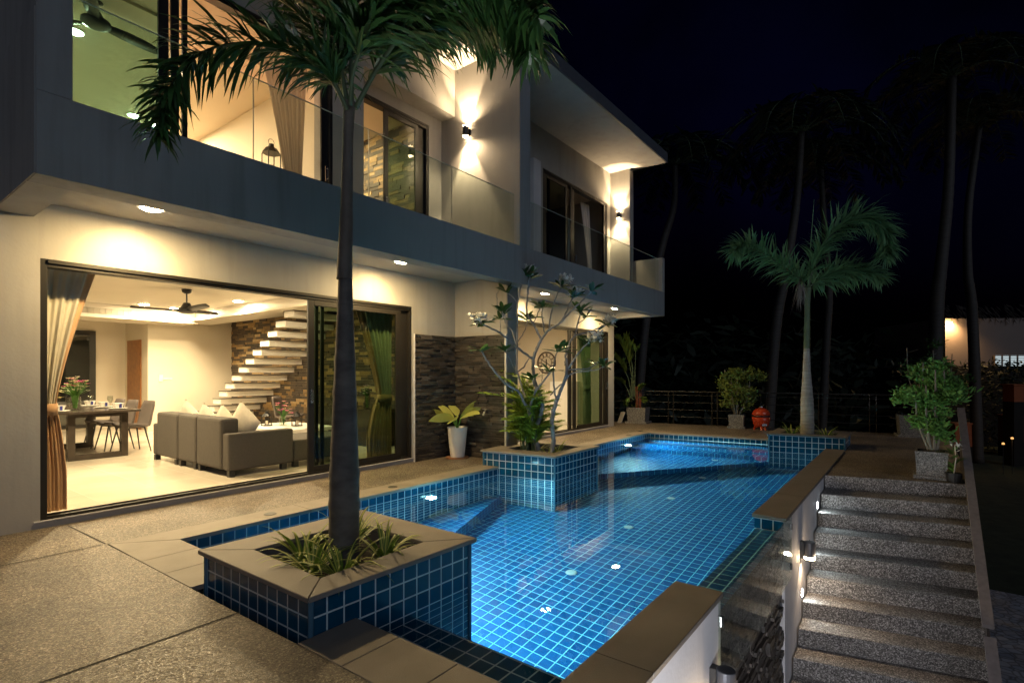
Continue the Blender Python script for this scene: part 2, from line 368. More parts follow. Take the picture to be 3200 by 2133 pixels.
# ------------------------------------------------------------------ tiled planters standing in the pool
def planter(label, pts, ins, ztop, cw):
    """pts: outer corners at tile face (CCW), ins: inner opening corners"""
    c = sum((V((*p, 0)) for p in pts), V())/4
    t = thing('planter_box', label, 'planter', (c.x, c.y, 0), 0, 'tiled planters in the pool')
    m = MB()
    for i in range(4):
        a, b_ = pts[i], pts[(i+1) % 4]; m.poly([(*a, ZF), (*b_, ZF), (*b_, ztop-.03), (*a, ztop-.03)])
    m.build('tiled_wall', tile, t)
    # rounded trim tile on the corners
    for p in pts: MB().tube([(p[0], p[1], ZF+.01), (p[0], p[1], ztop-.032)], .016, 10, False).build('corner_trim', trimt, t, smooth=True)
    out = []
    for i, p in enumerate(pts):
        v = V((*p, 0)); dirv = (v-c).normalized(); out.append(v+dirv*.055)
    m = MB()
    for i in range(4):
        a, b_ = out[i], out[(i+1) % 4]; e, f_ = V((*ins[(i+1) % 4], 0)), V((*ins[i], 0))
        k = .0015; m.prism([(q_.x, q_.y) for q_ in (a+(b_-a)*k, b_-(b_-a)*k, e-(e-f_)*k, f_+(e-f_)*k)], ztop-.03, ztop); m.build('coping', cw, t, bevel=.006); m = MB()
    m = MB()
    for i in range(4):
        a, b_ = ins[i], ins[(i+1) % 4]; m.poly([(*b_, ztop-.2), (*a, ztop-.2), (*a, ztop-.03), (*b_, ztop-.03)])
    m.build('inner_wall', mat('planter_lining', (.11, .105, .11), .8, bump=.2), t)
    MB().poly([(*p, ztop-.11) for p in ins]).build('soil', soil, t)
    return t
trimt = mat('trim_tile', (.05, .13, .20), .15)
planter('tiled planter at the near corner of the pool holding the tallest palm', [(1.585, 2.51), (2.79, 2.475), (2.79, 3.68), (1.575, 3.69)], [(1.745, 2.667), (2.544, 2.672), (2.56, 3.44), (1.763, 3.444)], .225, stone_cop)
planter('tiled planter with the frangipani tree against the house side of the pool', [(6.215, 3.943), (7.45, 3.945), (7.40, 5.19), (6.07, 5.10)], [(6.42, 4.10), (7.24, 4.12), (7.2, 4.9), (6.38, 4.9)], .235, stone_cop)
planter('tiled planter at the far end of the pool holding the smaller palm', [(11.2, .965), (12.1, .965), (12.06, 2.17), (11.0, 2.17)], [(11.32, 1.12), (11.96, 1.12), (11.92, 2.0), (11.16, 2.0)], .235, wetcop)
# ------------------------------------------------------------------ side walls of the pool, weir, stairs
def retaining(label, x0, x1, zb):
    t = thing('retaining_wall', label, 'wall', (x0, 1.08, 0))
    m = MB().box(x0+.02, .952, zb, x1-.006, 1.2, -.014); m.build('wall_face', plaster_w, t)
    n = max(1, round((x1-x0)/1.1))
    for i in range(n): a = x0+(x1-x0)*i/n; MB().box(a, .935, -.013, x0+(x1-x0)*(i+1)/n-.003, 1.238, .02).build('coping_slab', wetcop, t, bevel=.004)
retaining('white wall with dark stone coping between the pool and the outdoor stairs', 5.50, 11.0, -3.2)
retaining('white wall with dark stone coping at the lower edge of the view', 1.2, 3.43, -3.2)
t = thing('weir_wall', 'dark stone clad wall below the glass overflow edge', 'wall', (4.5, 1, -.5))
MB().box(3.43, 1.0, -3.2, 5.52, 1.19, -.15).build('wall_core', plaster_dk, t)
m = MB(); ledger(m, (3.43, .999, -3.2), (1,0,0), (0,-1,0), 2.08, 3.05, (.028, .06), (.06, .2), .045); m.build('stone_cladding', ledge_dk, t)
t = thing('glass_panel', 'frameless glass panel clamped along the overflow edge of the pool', 'glass panel', (4.5, .94, -.3))
bx(3.34, .930, -.60, 5.74, .942, .0).build('pane', cpane, t)
for x, z in [(3.37, -.14), (3.37, -.5), (5.70, -.1), (5.70, -.48)]:
    MB().lathe([(0, -.03), (.018, -.03), (.018, .03), (0, .03)], 12, (x, .936, z)).build('clamp', steel, t)
st = thing('outdoor_stairs', 'speckled granite steps going down beside the white pool wall', 'stairs', (7, .2, -1))
for k in range(15):
    z = -.178*(k+1); xa, xb = 8.27-.288*k, 8.64-.295*k
    MB().prism([(xa, .94), (xa-.40, .94), (xb-.40, -.56), (xb, -.56)], z-.35, z).build('step', granite, st, bevel=.012)
MB().prism([(8.275, .938), (8.25, .938), (8.62, -.56), (8.645, -.56)], -.25, .002).build('top_nosing', granite, st)
bx(1.2, -.56, -3.15, 4.2, .94, -2.85).build('lower_landing', granite, st)
# step lights let into the wall
for lab, x, z in [('round step light nearest the top of the outdoor stairs', 7.60, -.275), ('round step light halfway down the outdoor stairs', 6.98, -.605), ('round step light lowest on the visible outdoor stairs', 6.45, -.985)]:
    t = thing('step_light', lab, 'step light', (x, .95, z), 0, 'step lights along the outdoor stairs')
    m = MB(); k = 14
    m.add([(x+.032*cos(2*pi*i/k), .942, z+.04*sin(2*pi*i/k)) for i in range(k)]+[(x+.032*cos(2*pi*i/k), .953, z+.04*sin(2*pi*i/k)) for i in range(k)], [list(range(k))]+[(i, k+i, k+(i+1)%k, (i+1)%k) for i in range(k)])
    m.build('lens', glow_c, t)
    m = MB(); m.tube([(x+.043*cos(2*pi*i/k), .949, z+.051*sin(2*pi*i/k)) for i in range(k+1)], .005, 5, False); m.build('bezel', steel, t)
    light('SPOT', 'bulb', (x, .93, z), 1.0, (.75, .95, 1.), t, (-.1, -1, -1.1), .02, 85, .8)
# up and down wall lamps on the pool wall
def garden_lamp(label, x, z, pw):
    t = thing('wall_lamp', label, 'wall lamp', (x, .93, z), 0, 'lamps on the white pool wall')
    bx(x-.03, .915, z-.09, x+.03, .951, z+.09).build('bracket', alu, t)
    m = MB().lathe([(0, .095), (.05, .095), (.055, .09), (.055, -.06), (.0, -.06)], 20, (x, .865, z)); m.build('body', mat('grey_metal', (.09, .09, .10), .4, metal=.4), t, bevel=.003)
    m = MB().lathe([(0, -.061), (.052, -.061), (.052, -.085), (.0, -.085)], 20, (x, .865, z)); m.build('lens', glow_s, t)
    m = MB().lathe([(0, -.086), (.056, -.086), (.056, -.095), (.0, -.095)], 20, (x, .865, z)); m.build('bottom_cap', alu, t)
    light('SPOT', 'bulb', (x, .90, z-.115), pw*.5, (1., .72, .45), t, (.1, -.3, -1), .03, 120, .5)
    light('POINT', 'slot_glow', (x, .79, z-.073), pw*.12, (1., .74, .48), t, None, .02)
garden_lamp('cylindrical wall lamp on the white wall beside the stairs', 6.38, -.50, 9)
garden_lamp('cylindrical wall lamp on the white wall at the lower edge of the view', 3.22, -.44, 9)
# dark timber balustrade on the outer side of the stairs
t = thing('timber_balustrade', 'dark slatted timber balustrade following the outdoor stairs', 'balustrade', (7, -.6, 0))
pathp = [(10.05, .855), (6.47, -1.035), (4.3, -2.2)]
for i in range(len(pathp)-1):
    (xa, za), (xb, zb) = pathp[i], pathp[i+1]
    MB().bar((xa, -.565+.0*i, za), (xb+(.12 if i == 0 else 0), -.565, zb+(.063 if i == 0 else -.0)), .085, .045).build('cap_rail', mat('grey_cap', (.17, .15, .15), .5, var=.25, vs=20, bump=.2), t)  # cap rail in a lighter grey than the slats
    s = MB()
    for k in range(7): s.bar((xa, -.565, za-.10-.13*k), (xb, -.565, zb-.10-.13*k), .022, .10)
    s.build('slat_panel', mat('dark_timber', (.060, .050, .048), .55, var=.3, vs=20, bump=.2), t)
    MB().bar((xa, -.585, za-.02), (xa, -.585, za-1.3), .06).build('post', alu, t)
LPX, LPY = 1.10, .56
t = thing('assumed_lamp_post', 'assumed short garden lamp post beside the lower steps outside the photo', 'garden lamp', (LPX, LPY, -3.2))  # unseen lamp post, assumed and added to light the stair risers
MB().tube([(LPX, LPY, -3.2), (LPX, LPY, -.92)], .035, 10).build('post', alu, t)
MB().lathe([(0, -.11), (.05, -.1), (.06, 0), (.05, .09), (0, .1)], 16, (LPX, LPY, -.80)).build('globe', emit_mat('assumed_lamp_globe', (.9, .95, 1.), 6), t)
light('POINT', 'bulb', (LPX+.02, LPY-.02, -.66), 88, (.93, .94, 1.), t, None, .1)
# far cable fence
t = thing('rod_fence', 'black metal rod fence along the far edge of the terrace', 'fence', (14.2, 3, 0))
ys = [8.7, 7.55, 6.42, 5.29, 4.19, 3.05, 1.93, .79, -.42]
for y in ys:
    for dy in (0, .13):
        MB().box(fence_x(y-dy)-.025, y-dy-.007, 0, fence_x(y-dy)+.025, y-dy+.007, .87).build('post', alu, t)
for z in (.87, .775, .58, .385, .195):
    r = .018 if z > .8 else .008
    MB().tube([(fence_x(8.8), 8.8, z), (fence_x(-.58), -.58, z)], r, 6).build('rail', mat('rail_metal', (.035, .035, .037), .45, metal=.3), t)
# ================================================================== THE HOUSE
YF = 6.168; YB = 4.807; YU = 6.482
H = thing('villa', 'two storey modern villa in grey render with a long cantilevered balcony', 'house', (6, 7, 0))
def part(name, boxes, m, bevel=0.):
    q = MB()
    for a in boxes: q.box(*a)
    return q.build(name, m, H, bevel=bevel)
part('ground_floor_wall', [(-4, YF, 0, 1.245, 6.36, 2.888), (1.245, YF, 2.395, 5.62, 6.36, 2.888), (5.62, YF, 0, 6.59, 6.36, 2.888),
      (1.245, YF+.003, 0, 5.62, 6.36, .058), (6.86, YF, 2.412, 12.27, 6.36, 2.888), (6.86, YF, 0, 7.2, 6.36, 2.412), (12.27, YF, 0, 12.58, 6.36, 2.888), (7.2, YF+.003, 0, 12.27, 6.36, .05)], plaster)
part('door_sill', [(1.20, YF-.012, .058, 5.66, YF+.06, .068), (7.15, YF-.012, .05, 12.3, YF+.06, .06)], plaster_w)
part('gable_wall', [(12.45, 6.36, 0, 12.58, 15, 6.47)], plaster)
part('fin_wall', [(6.59, 5.075, 0, 6.86, YF-.001, 2.888), (6.59, YB+.022, 3.332, 6.86, YU+.1, 6.473)], plaster)
part('column', [(6.588, YB-.001, 3.332, 6.862, YB+.021, 6.473)], plaster_dk)
part('column', [(6.588, 5.052, 0, 6.862, 5.074, 2.889)], plaster_dk)
part('upper_wall', [(-6, 6.6, 2.9, .946, 6.75, 7.4)], plaster_dk)
part('end_fin', [(12.37, 5.63, 3.052, 12.58, YF-.001, 6.473)], plaster)
part('balcony_end_wall', [(12.42, YB+.001, 3.332, 12.55, 5.628, 4.157)], plaster)
part('balcony_beam', [(.948, YB, 2.75, 12.55, 5.07, 3.33)], plaster_dk, .004)
part('balcony_pier', [(.948, YB, 3.331, 1.148, 6.6, 7.4)], plaster_dk)
part('soffit_lip', [(.948, 5.072, 2.75, 1.2, YF-.002, 3.33)], plaster)
part('soffit_lip', [(12.3, 5.072, 2.75, 12.55, YF-.002, 3.05)], plaster)
part('balcony_slab', [(1.202, 5.072, 2.89, 6.588, YF-.002, 3.05), (6.862, 5.072, 2.89, 12.298, YF-.002, 3.05), (6.588, 5.072, 2.891, 6.862, YF-.002, 3.05)], plaster)
part('balcony_side_shade', [(.938, YB+.002, 2.753, .9465, YF-.003, 3.9)], plaster_dk)  # thin dark sheet puts the shade of this side face into colour
part('upper_wall', [(1.15, YF, 5.59, 4.22, 6.36, 6.472), (4.22, YF, 3.052, 4.72, 6.6, 6.472), (4.722, YF, 5.70, 6.588, YU, 6.472),
     (4.722, YU+.002, 5.53, 6.588, 6.62, 6.47), (6.29, YU+.002, 3.052, 6.588, 6.62, 5.528),
     (6.862, YF, 3.052, 9.26, 6.36, 6.472), (9.26, YF, 5.665, 12.21, 6.36, 6.472), (12.21, YF, 3.052, 12.45, 6.36, 6.472)], plaster)
part('wall_pilaster', [(8.78, YF-.10, 3.052, 9.04, YF-.002, 5.70)], plaster_w)
part('roof', [(1.2, 4.77, 6.474, 12.55, 15, 6.52)], plaster)
part('roof_fascia', [(1.15, 4.74, 6.476, 12.58, 4.768, 6.71), (12.552, 4.77, 6.476, 12.58, 15, 6.71)], mat('fascia_paint', (.07, .075, .09), .6))
# rooms
part('ground_floor', [(-3, 6.36, 0, 6.58, 15.5, .06), (6.862, 6.36, 0, 12.44, 11, .052)], tile_mat('marble_floor', .6, (.60, .545, .45), (.66, .60, .50), (.40, .36, .30), rough=.2, gw=.012))
part('room_wall', [(6.595, 6.362, .06, 6.855, 16, 3.04), (-3, 6.362, 0, -2.85, 15.5, 2.8), (4.82, 13.98, .06, 6.58, 14.1, 2.79), (4.70, 13.98, .06, 4.82, 15.5, 2.79), (-2.85, 15.4, .06, 4.7, 15.5, 2.79)], cream)
part('room_ceiling', [(-3, 6.36, 2.80, 6.59, 16, 2.9), (6.862, 6.362, 2.70, 12.44, 11, 2.85)], cream)
part('ceiling_bulkhead', [(5.42, 6.40, 2.56, 6.02, 13.97, 2.798), (5.28, 6.40, 2.56, 5.415, 13.2, 2.60), (-2.8, 13.25, 2.50, 5.41, 14.2, 2.797), (-2.8, 13.1, 2.50, 5.41, 13.245, 2.53)], cream)
part('cove_strip', [(5.30, 6.5, 2.602, 5.40, 13.1, 2.607), (-2, 13.12, 2.531, 5.2, 13.23, 2.536)], emit_mat('cove_strip', (1., .78, .45), .5))
part('air_grille', [(1.2, 13.235, 2.58, 4.15, 13.248, 2.70)]+[(1.2+.1*i, 13.228, 2.585, 1.23+.1*i, 13.236, 2.695) for i in range(30)], mat('grille', (.35, .31, .24), .5))
part('back_window', [(1.0, 15.36, .10, 4.1, 15.398, .18), (3.98, 15.36, .18, 4.1, 15.398, 2.25), (3.30, 15.36, .18, 3.40, 15.398, 2.25), (1.0, 15.36, 2.25, 4.1, 15.398, 2.36), (2.2, 15.36, .18, 2.9, 15.398, 2.25)], alu)
part('window_pane', [(1.0, 15.37, .18, 3.98, 15.385, 2.25)], mat('night_glass', (.012, .014, .012), .03, var=.3, spec=1.))
part('inner_door', [(4.675, 14.35, .06, 4.698, 15.2, 2.15)], mat('brown_wood', (.28, .11, .03), .4, var=.3, vs=10))
m = MB(); ledger(m, (6.588, 13.975, .06), (0,-1,0), (-1,0,0), 7.4, 2.74, (.045, .07), (.12, .36), .025); m.build('stone_wall', ledge_in, H)
m = MB(); ledger(m, (6.588, 12.5, 3.06), (0,-1,0), (-1,0,0), 5.8, 2.85, (.05, .075), (.14, .38), .025); m.build('stone_wall', ledge_in, H)
m = MB(); ledger(m, (5.672, YF-.002, .0), (1,0,0), (0,-1,0), .915, 1.98, (.024, .046), (.07, .26), .034); ledger(m, (6.588, YF-.004, 0), (0,-1,0), (-1,0,0), 1.075, 1.98, (.024, .046), (.07, .26), .034); m.build('stone_cladding', ledge_dk, H)
part('cladding_trim', [(6.560, 5.056, 0, 6.587, 5.086, 1.985), (5.655, YF-.02, 0, 5.671, YF-.001, 1.985)], plaster_w)
# upper rooms
part('upper_floor', [(1.15, YF, 2.905, 6.588, 15, 3.051), (6.862, YF, 2.905, 12.44, 12, 3.051)], mat('timber_floor', (.3, .2, .12), .4))
part('upper_room_wall', [(1.0, 6.6, 3.05, 1.146, 14, 6.47), (4.60, 6.62, 3.052, 4.70, 12.6, 5.95), (1.15, 12.6, 3.052, 4.7, 12.72, 5.95), (4.71, 12.6, 3.052, 6.58, 12.7, 6.0), (6.60, 6.62, 3.052, 6.85, 12.7, 6.47), (6.862, 11.5, 3.052, 12.44, 11.6, 6.47)], cream)
part('upper_ceiling', [(1.15, 6.362, 5.90, 4.7, 12.7, 6.0), (4.722, 6.625, 5.915, 6.56, 12.7, 6.0), (6.862, 6.362, 5.9, 12.44, 11.6, 6.0)], cream)
part('ceiling_recess', [(1.3, 7.6, 5.86, 4.58, 7.9, 5.898)], cream)
part('upper_door', [(3.45, 12.55, 3.052, 3.57, 12.598, 6.0-.55), (4.4, 12.55, 3.052, 4.52, 12.598, 5.45), (3.57, 12.55, 5.33, 4.4, 12.598, 5.45)], mat('brown_wood', (.28, .11, .03)))
# ------------------------------------------------------------------ sliding doors (frame, leaves, panes, handles)
def door(name, label_, x0, x1, y, z0, z1, stiles, panes, handle=None, fw=.07):
    f = MB(); d0, d1 = y+.004, y+.13
    f.box(x0, d0, z0, x0+fw*.7, d1, z1); f.box(x1-fw*.7, d0, z0, x1, d1, z1); f.box(x0+fw*.7, d0, z1-fw, x1-fw*.7, d1, z1); f.box(x0+fw*.7, d0, z0, x1-fw*.7, d1, z0+.035)
    f.box(x0+fw*.7, d0-.018, z1-fw*.55, x1-fw*.7, d0-.001, z1-.004); f.box(x0+fw*.7, d0+.05, z0+.036, x1-fw*.7, d0+.06, z0+.05)
    F = f.build(name, alu, H, bevel=.003); 
    for k, (a, b, dy) in enumerate(stiles): MB().box(a, d0+.012+dy, z0+.036, b, d0+.046+dy, z1-fw-.001).build('stile', alu, F, bevel=.003)
    for a, b, dy, gm in panes:
        for za, zb in ((z0+.037, z0+.11), (z1-fw-.075, z1-fw-.002)): MB().box(a+.001, d0+.012+dy, za, b-.001, d0+.045+dy, zb).build('leaf_rail', alu, F, bevel=.003)
    for a, b, dy, gm in panes:
        q = MB(); yy = d0+.028+dy
        q.poly([(a, yy, z0+.1), (b, yy, z0+.1), (b, yy, z1-fw-.07), (a, yy, z1-fw-.07)]); q.build('pane', gm, F)
    if handle:
        hx, hz0 = handle
        m = MB().box(hx-.018, d0-.006, hz0, hx+.018, d0+.011, hz0+.2); m.tube([(hx, d0-.006, hz0+.03), (hx, d0-.035, hz0+.03), (hx, d0-.035, hz0+.17), (hx, d0-.006, hz0+.17)], .008, 6); m.build('handle', steel, F)
    return F
door('sliding_door', '', 1.245, 5.62, YF, .062, 2.395, [(3.87, 3.955, 0), (4.0, 4.045, .045), (4.085, 4.13, .045), (5.32, 5.42, .0), (5.45, 5.57, .045)],
     [(3.955, 5.32, .0, gpane)], (3.91, .98))
door('sliding_door', '', 7.2, 12.27, YF, .055, 2.412, [(10.33, 10.40, 0), (10.47, 10.54, .045), (10.62, 10.75, .045), (11.85, 11.92, 0), (11.99, 12.06, .045), (12.12, 12.22, 0)],
     [(10.75, 11.85, .0, gpane)], (12.17, .95))
door('sliding_door', '', 1.15, 4.22, YF, 3.055, 5.59, [(2.175, 2.27, 0), (2.305, 2.385, .045), (2.40, 2.45, 0), (4.09, 4.17, .045)], [(1.2, 2.175, 0, apane)], (4.13, 3.9))
door('sliding_door', '', 4.735, 6.285, YU+.005, 3.055, 5.525, [(5.36, 5.44, 0), (6.0, 6.06, 0), (6.1, 6.23, .045)], [(5.44, 6.0, 0, gpane)], (5.40, 3.9))
door('sliding_door', '', 9.265, 12.205, YF, 3.055, 5.66, [(9.32, 9.42, 0), (9.55, 9.62, .045), (10.2, 10.28, 0), (10.42, 10.50, 0), (10.54, 10.66, .045), (12.05, 12.15, 0)], [(9.42, 10.2, 0, dpane)], (10.6, 3.9))
# glass balustrade on the beam
xs = [1.16, 2.5, 3.816, 5.167, 6.56]
for a, b in list(zip(xs, xs[1:]))+[(6.87, 8.2), (8.2, 9.6), (9.6, 10.88), (10.88, 12.40)]:
    bx(a+.004, 4.895, 3.332, b-.004, 4.907, 4.12).build('balustrade_pane', cpane, H)
    e_ = MB().box(a+.004, 4.894, 4.121, b-.004, 4.908, 4.127).box(a+.0005, 4.894, 3.334, a+.0038, 4.908, 4.127); e_.build('pane_edge', mat('glass_edge_highlight', (.42, .46, .40), .3), H)  # pale strips paint the bright highlight along the glass edges
# ------------------------------------------------------------------ floating staircase
t = thing('floating_staircase', 'white block steps floating out of the gold stone wall in the living room', 'staircase', (6, 12, .06))
for i in range(1, 14):
    zt = .455+.175*i; y = 12.52-.296*(i-1)
    if zt > 2.78: break
    q = bx(5.50, y, zt-.12, 6.565, y+.34, zt-.012).build('tread', white, t)
    bx(5.49, y-.008, zt-.0115, 6.565, y+.345, zt).build('tread_top', mat('dark_granite', (.04, .035, .03), .3), q)
q = bx(5.10, 12.85, .062, 6.565, 13.96, .44).build('landing', white, t); bx(5.09, 12.84, .441, 6.565, 13.965, .453).build('tread_top', MATS['dark_granite'], q)
# ------------------------------------------------------------------ lamps of the house
def ceiling_light(label, x, y, z, pw, col, group, spot=125, r=.092, aim=(0, 0, -1), em=None, blend=.55):
    t = thing('ceiling_light', label, 'ceiling light', (x, y, z), 0, group)
    MB().lathe([(r+.022, -.001), (r+.022, -.009), (r, -.012), (r, -.001)], 24, (x, y, z)).build('trim_ring', white, t)
    MB().lathe([(r*.98, -.002), (r*.96, -.012), (r*.75, -.024), (0, -.03)], 24, (x, y, z)).build('diffuser', em or glow_w, t)
    q = light('AREA', 'bulb', (x, y, z-.034), pw, col, t, aim, r*1.7); q.data.shape = 'DISK'
    if 'balcony' in group: light('SPOT', 'wall_wash', (x, y, z-.03), 52, col, t, (0, .62, -.50), .05, 78, .9)
G = 'ceiling lights under the balcony'
OUTC = (1., .69, .29)
ceiling_light('bright ceiling light under the balcony, leftmost in the photo', 1.90, 5.56, 2.889, 19, OUTC, G)
ceiling_light('ceiling light under the balcony just right of the big palm trunk', 4.85, 5.52, 2.889, 19, OUTC, G)
ceiling_light('ceiling light under the balcony above the frangipani branches', 8.41, 5.53, 2.889, 19, OUTC, G)
ceiling_light('ceiling light under the balcony nearest its far end', 11.33, 5.51, 2.889, 19, OUTC, G)
G = 'living room ceiling lights'
INC = (1., .775, .43)
for lab, x, y in [('living room ceiling light nearest the sliding doors', 5.13, 10.63), ('living room ceiling light just right of the fan hub', 5.12, 12.45),
                  ('living room ceiling light below the fan blades', 4.85, 12.9), ('living room ceiling light farthest back beside the air grille', 4.2, 12.7)]:
    ceiling_light(lab, x, y, 2.799, 34 if y < 12 else 15, INC, G, 150)
ceiling_light('assumed living room ceiling light behind the door head at the left', 2.2, 8.2, 2.799, 44, INC, G, 150)  # unseen lamp, assumed to sit behind the door head
ceiling_light('assumed living room ceiling light above the sofa', 4.4, 8.0, 2.799, 24, INC, G, 150)  # assumed lamp, not visible, added to light the room
ceiling_light('assumed living room ceiling light above the dining table', 2.2, 11.3, 2.799, 34, INC, G, 150)  # another assumed, unseen lamp added for the room light
ceiling_light('assumed ceiling light in the second room beside the wall clock', 9.5, 7.8, 2.699, 26, (1., .76, .46), 'assumed second room ceiling lights', 160)  # unseen lamp assumed from the even warm light in this room
G = 'upper bedroom ceiling lights'
ceiling_light('bedroom ceiling light seen through green glass at the left edge', 2.14, 8.86, 5.899, 52, PEACH, G, 160)
ceiling_light('bedroom ceiling light low in the green glass pane', 3.46, 10.93, 5.899, 46, PEACH, G, 160)
ceiling_light('bedroom ceiling light half hidden by palm leaves', 3.86, 11.05, 5.899, 40, PEACH, G, 160)
ceiling_light('assumed ceiling light over the upper stairwell', 5.5, 8.9, 5.914, 42, (1., .74, .40), 'assumed upper stairwell lights', 160)  # unseen lamp assumed from the light on the stairwell stone
def updown(label, x, y, z, pw):
    t = thing('wall_sconce', label, 'wall light', (x, y, z), 0, 'up and down wall lights on the balcony')
    bx(x-.02, y-.045, z-.05, x-.001, y+.045, z+.05).build('back_plate', alu, t)
    MB().lathe([(0, -.075), (.05, -.075), (.05, .075), (0, .075)], 20, (x-.075, y, z)).build('body', black, t, bevel=.004)
    for s in (1, -1):
        MB().lathe([(.046, .0755*s), (.044, .089*s), (0, .093*s)] if s > 0 else [(0, -.093), (.044, -.089), (.046, -.0755)], 16, (x-.075, y, z)).build('lens', glow_s, t)
        light('SPOT', 'bulb', (x-.085, y, z+.10*s), pw*.62, (1., .72, .42), t, (.10, 0, s), .012, 62, .45)
        light('SPOT', 'spill', (x-.10, y, z+.11*s), pw*.16, (1., .72, .42), t, (-.1, -.2, s), .012, 150, .7)
updown('up and down wall light on the fin wall left of the tall column', 6.59, 5.86, 5.34, 130)
updown('up and down wall light at the far end of the balcony', 12.37, 5.90, 5.34, 120)
light('AREA', 'cove_light', (5.34, 9.8, 2.62), .9, INC, H, (-.35, 0, 1), (.06, 6.4))
# clock, thermostat
t = thing('wall_clock', 'round open metal wall clock with roman numerals in the second room', 'clock', (12.43, 7.93, 1.61))
MB().box(12.30, 6.365, .053, 12.44, 10.9, 2.69).build('partition', cream, H)
cy, cz, cx_ = 8.06, 1.655, 12.285
ck = mat('clock_iron', (.09, .06, .045), .5, metal=.3)
def ring(r, w): return MB().tube([(cx_, cy+r*cos(2*pi*i/40), cz+r*sin(2*pi*i/40)) for i in range(41)], w, 6, False)
ring(.295, .012).build('outer_ring', ck, t); ring(.27, .006).build('inner_ring', ck, t); ring(.165, .006).build('inner_ring', ck, t)
NUM = ['XII', 'I', 'II', 'III', 'IIII', 'V', 'VI', 'VII', 'VIII', 'IX', 'X', 'XI']
for i, s in enumerate(NUM):
    a = pi/2 - 2*pi*i/12; m = MB(); wd = {'I': .014, 'V': .032, 'X': .032}; W = sum(wd[c] for c in s); x = -W/2
    er = V((0, -cos(a), sin(a))); et = V((0, -sin(a), -cos(a))); c0 = V((cx_, cy, cz))
    def P_(u, r): return c0+er*r+et*u
    for c in s:
        if c == 'I': m.bar(P_(x+.007, .18), P_(x+.007, .255), .006, .009)
        if c == 'V': m.bar(P_(x+.004, .255), P_(x+.016, .18), .006, .008); m.bar(P_(x+.028, .255), P_(x+.016, .18), .006, .006)
        if c == 'X': m.bar(P_(x+.004, .255), P_(x+.028, .18), .006, .008); m.bar(P_(x+.028, .255), P_(x+.004, .18), .006, .006)
        x += wd[c]
    m.build('numeral', ck, t)
MB().bar((cx_-.012, cy, cz), (cx_-.012, cy-.21, cz-.13), .022, .01).build('minute_hand', black, t)
MB().bar((cx_-.012, cy, cz), (cx_-.012, cy+.17, cz+.09), .026, .01).build('hour_hand', black, t)
MB().bar((cx_-.012, cy, cz+.1), (cx_-.012, cy, cz-.1), .025, .01).build('hub', black, t)
t = thing('thermostat', 'small white air conditioning controller on the cream wall', 'thermostat', (4.95, 13.97, 1.25))
bx(4.92, 13.955, 1.17, 5.0, 13.978, 1.33).build('controller', white, t); bx(5.01, 13.965, 1.22, 5.2, 13.978, 1.26).build('holder', white, t)
# ------------------------------------------------------------------ curtains
def curtain(label, y, z0, z1, tie, top, mid, bot, m1, m2, split=.8, folds=9, amp=.028, ret=None):
    """hangs from z1 to z0, pulled to one side by a tie at z = tie; top/mid/bot = (x_left, x_right) there"""
    t = thing('curtain', label, 'curtain', (top[0], y, z1))
    def xr(z, s):
        if z >= tie:
            k = ((z-tie)/(z1-tie)); k = k**1.25
            a = mid[0]+(top[0]-mid[0])*k; b = mid[1]+(top[1]-mid[1])*k
        else:
            k = min(1, (tie-z)/(tie-z0)*1.6)**.6; a = mid[0]+(bot[0]-mid[0])*k; b = mid[1]+(bot[1]-mid[1])*k
        return a+(b-a)*s
    def sheet(s0, s1, za, zb, off, nm, mt):
        n, k = 60, 26; m = MB(); vs = []
        for j in range(k+1):
            z = za+(zb-za)*j/k
            for i in range(n+1):
                s = s0+(s1-s0)*i/n; sq = .45 if abs(z-tie) < .1 else 1
                vs.append((xr(z, s), y+off+amp*sq*sin(2*pi*folds*s+1.3*sin(z*1.3))+.012*sin(17*s+2*z), z))
        m.add(vs, [(j*(n+1)+i, j*(n+1)+i+1, (j+1)*(n+1)+i+1, (j+1)*(n+1)+i) for j in range(k) for i in range(n)])
        m.build(nm, mt, t, smooth=True)
    if m2 is None: sheet(0, 1, z0, z1, 0, 'drape', m1)
    else:
        if split > .5: sheet(0, split, tie, z1, 0, 'drape', m1); sheet(split, 1, tie, z1, .003, 'drape_edge', m2)
        else: sheet(split, 1, tie, z1, 0, 'drape', m1); sheet(0, split, tie, z1, .003, 'drape_edge', m2)
        sheet(0, 1, z0, tie, 0, 'lower_drape', m2)
    xm = [xr(tie, 0)-.012, xr(tie, 1)+.012]
    m = MB(); k = 14; pts = [((xm[0]+xm[1])/2+(xm[1]-xm[0])/2*cos(2*pi*i/k), y+.065*sin(2*pi*i/k)) for i in range(k+1)]
    vs = [(p[0], p[1], tie-.06) for p in pts]+[(p[0], p[1], tie+.05) for p in pts]
    m.add(vs, [(i, i+1, k+2+i, k+1+i) for i in range(k)]); m.build('tieback', m2 or m1, t, smooth=True, solid=.006)
cur_c = mat('curtain_cream', (.40, .375, .31), .85, var=.1); cur_b = mat('curtain_brown', (.42, .26, .15), .9, var=.1)
curtain('taupe and cream curtain tied back at the left of the open living room doors', 6.47, .075, 2.37, 1.04, (1.33, 1.73), (1.325, 1.42), (1.325, 1.50), cur_c, cur_b, .84, 6, .009)
curtain('curtain tied back behind the green glass of the living room doors', 6.47, .075, 2.37, 1.0, (4.78, 5.50), (5.22, 5.46), (5.02, 5.46), cur_c, cur_b, .22, 8)
curtain('curtain tied back behind the green glass of the second room', 6.50, .06, 2.38, 1.0, (11.3, 11.95), (11.62, 11.9), (11.6, 11.92), leaf_mat('curtain_green', (.36, .42, .32), (.4, .45, .35), .85, .5), None, folds=7)
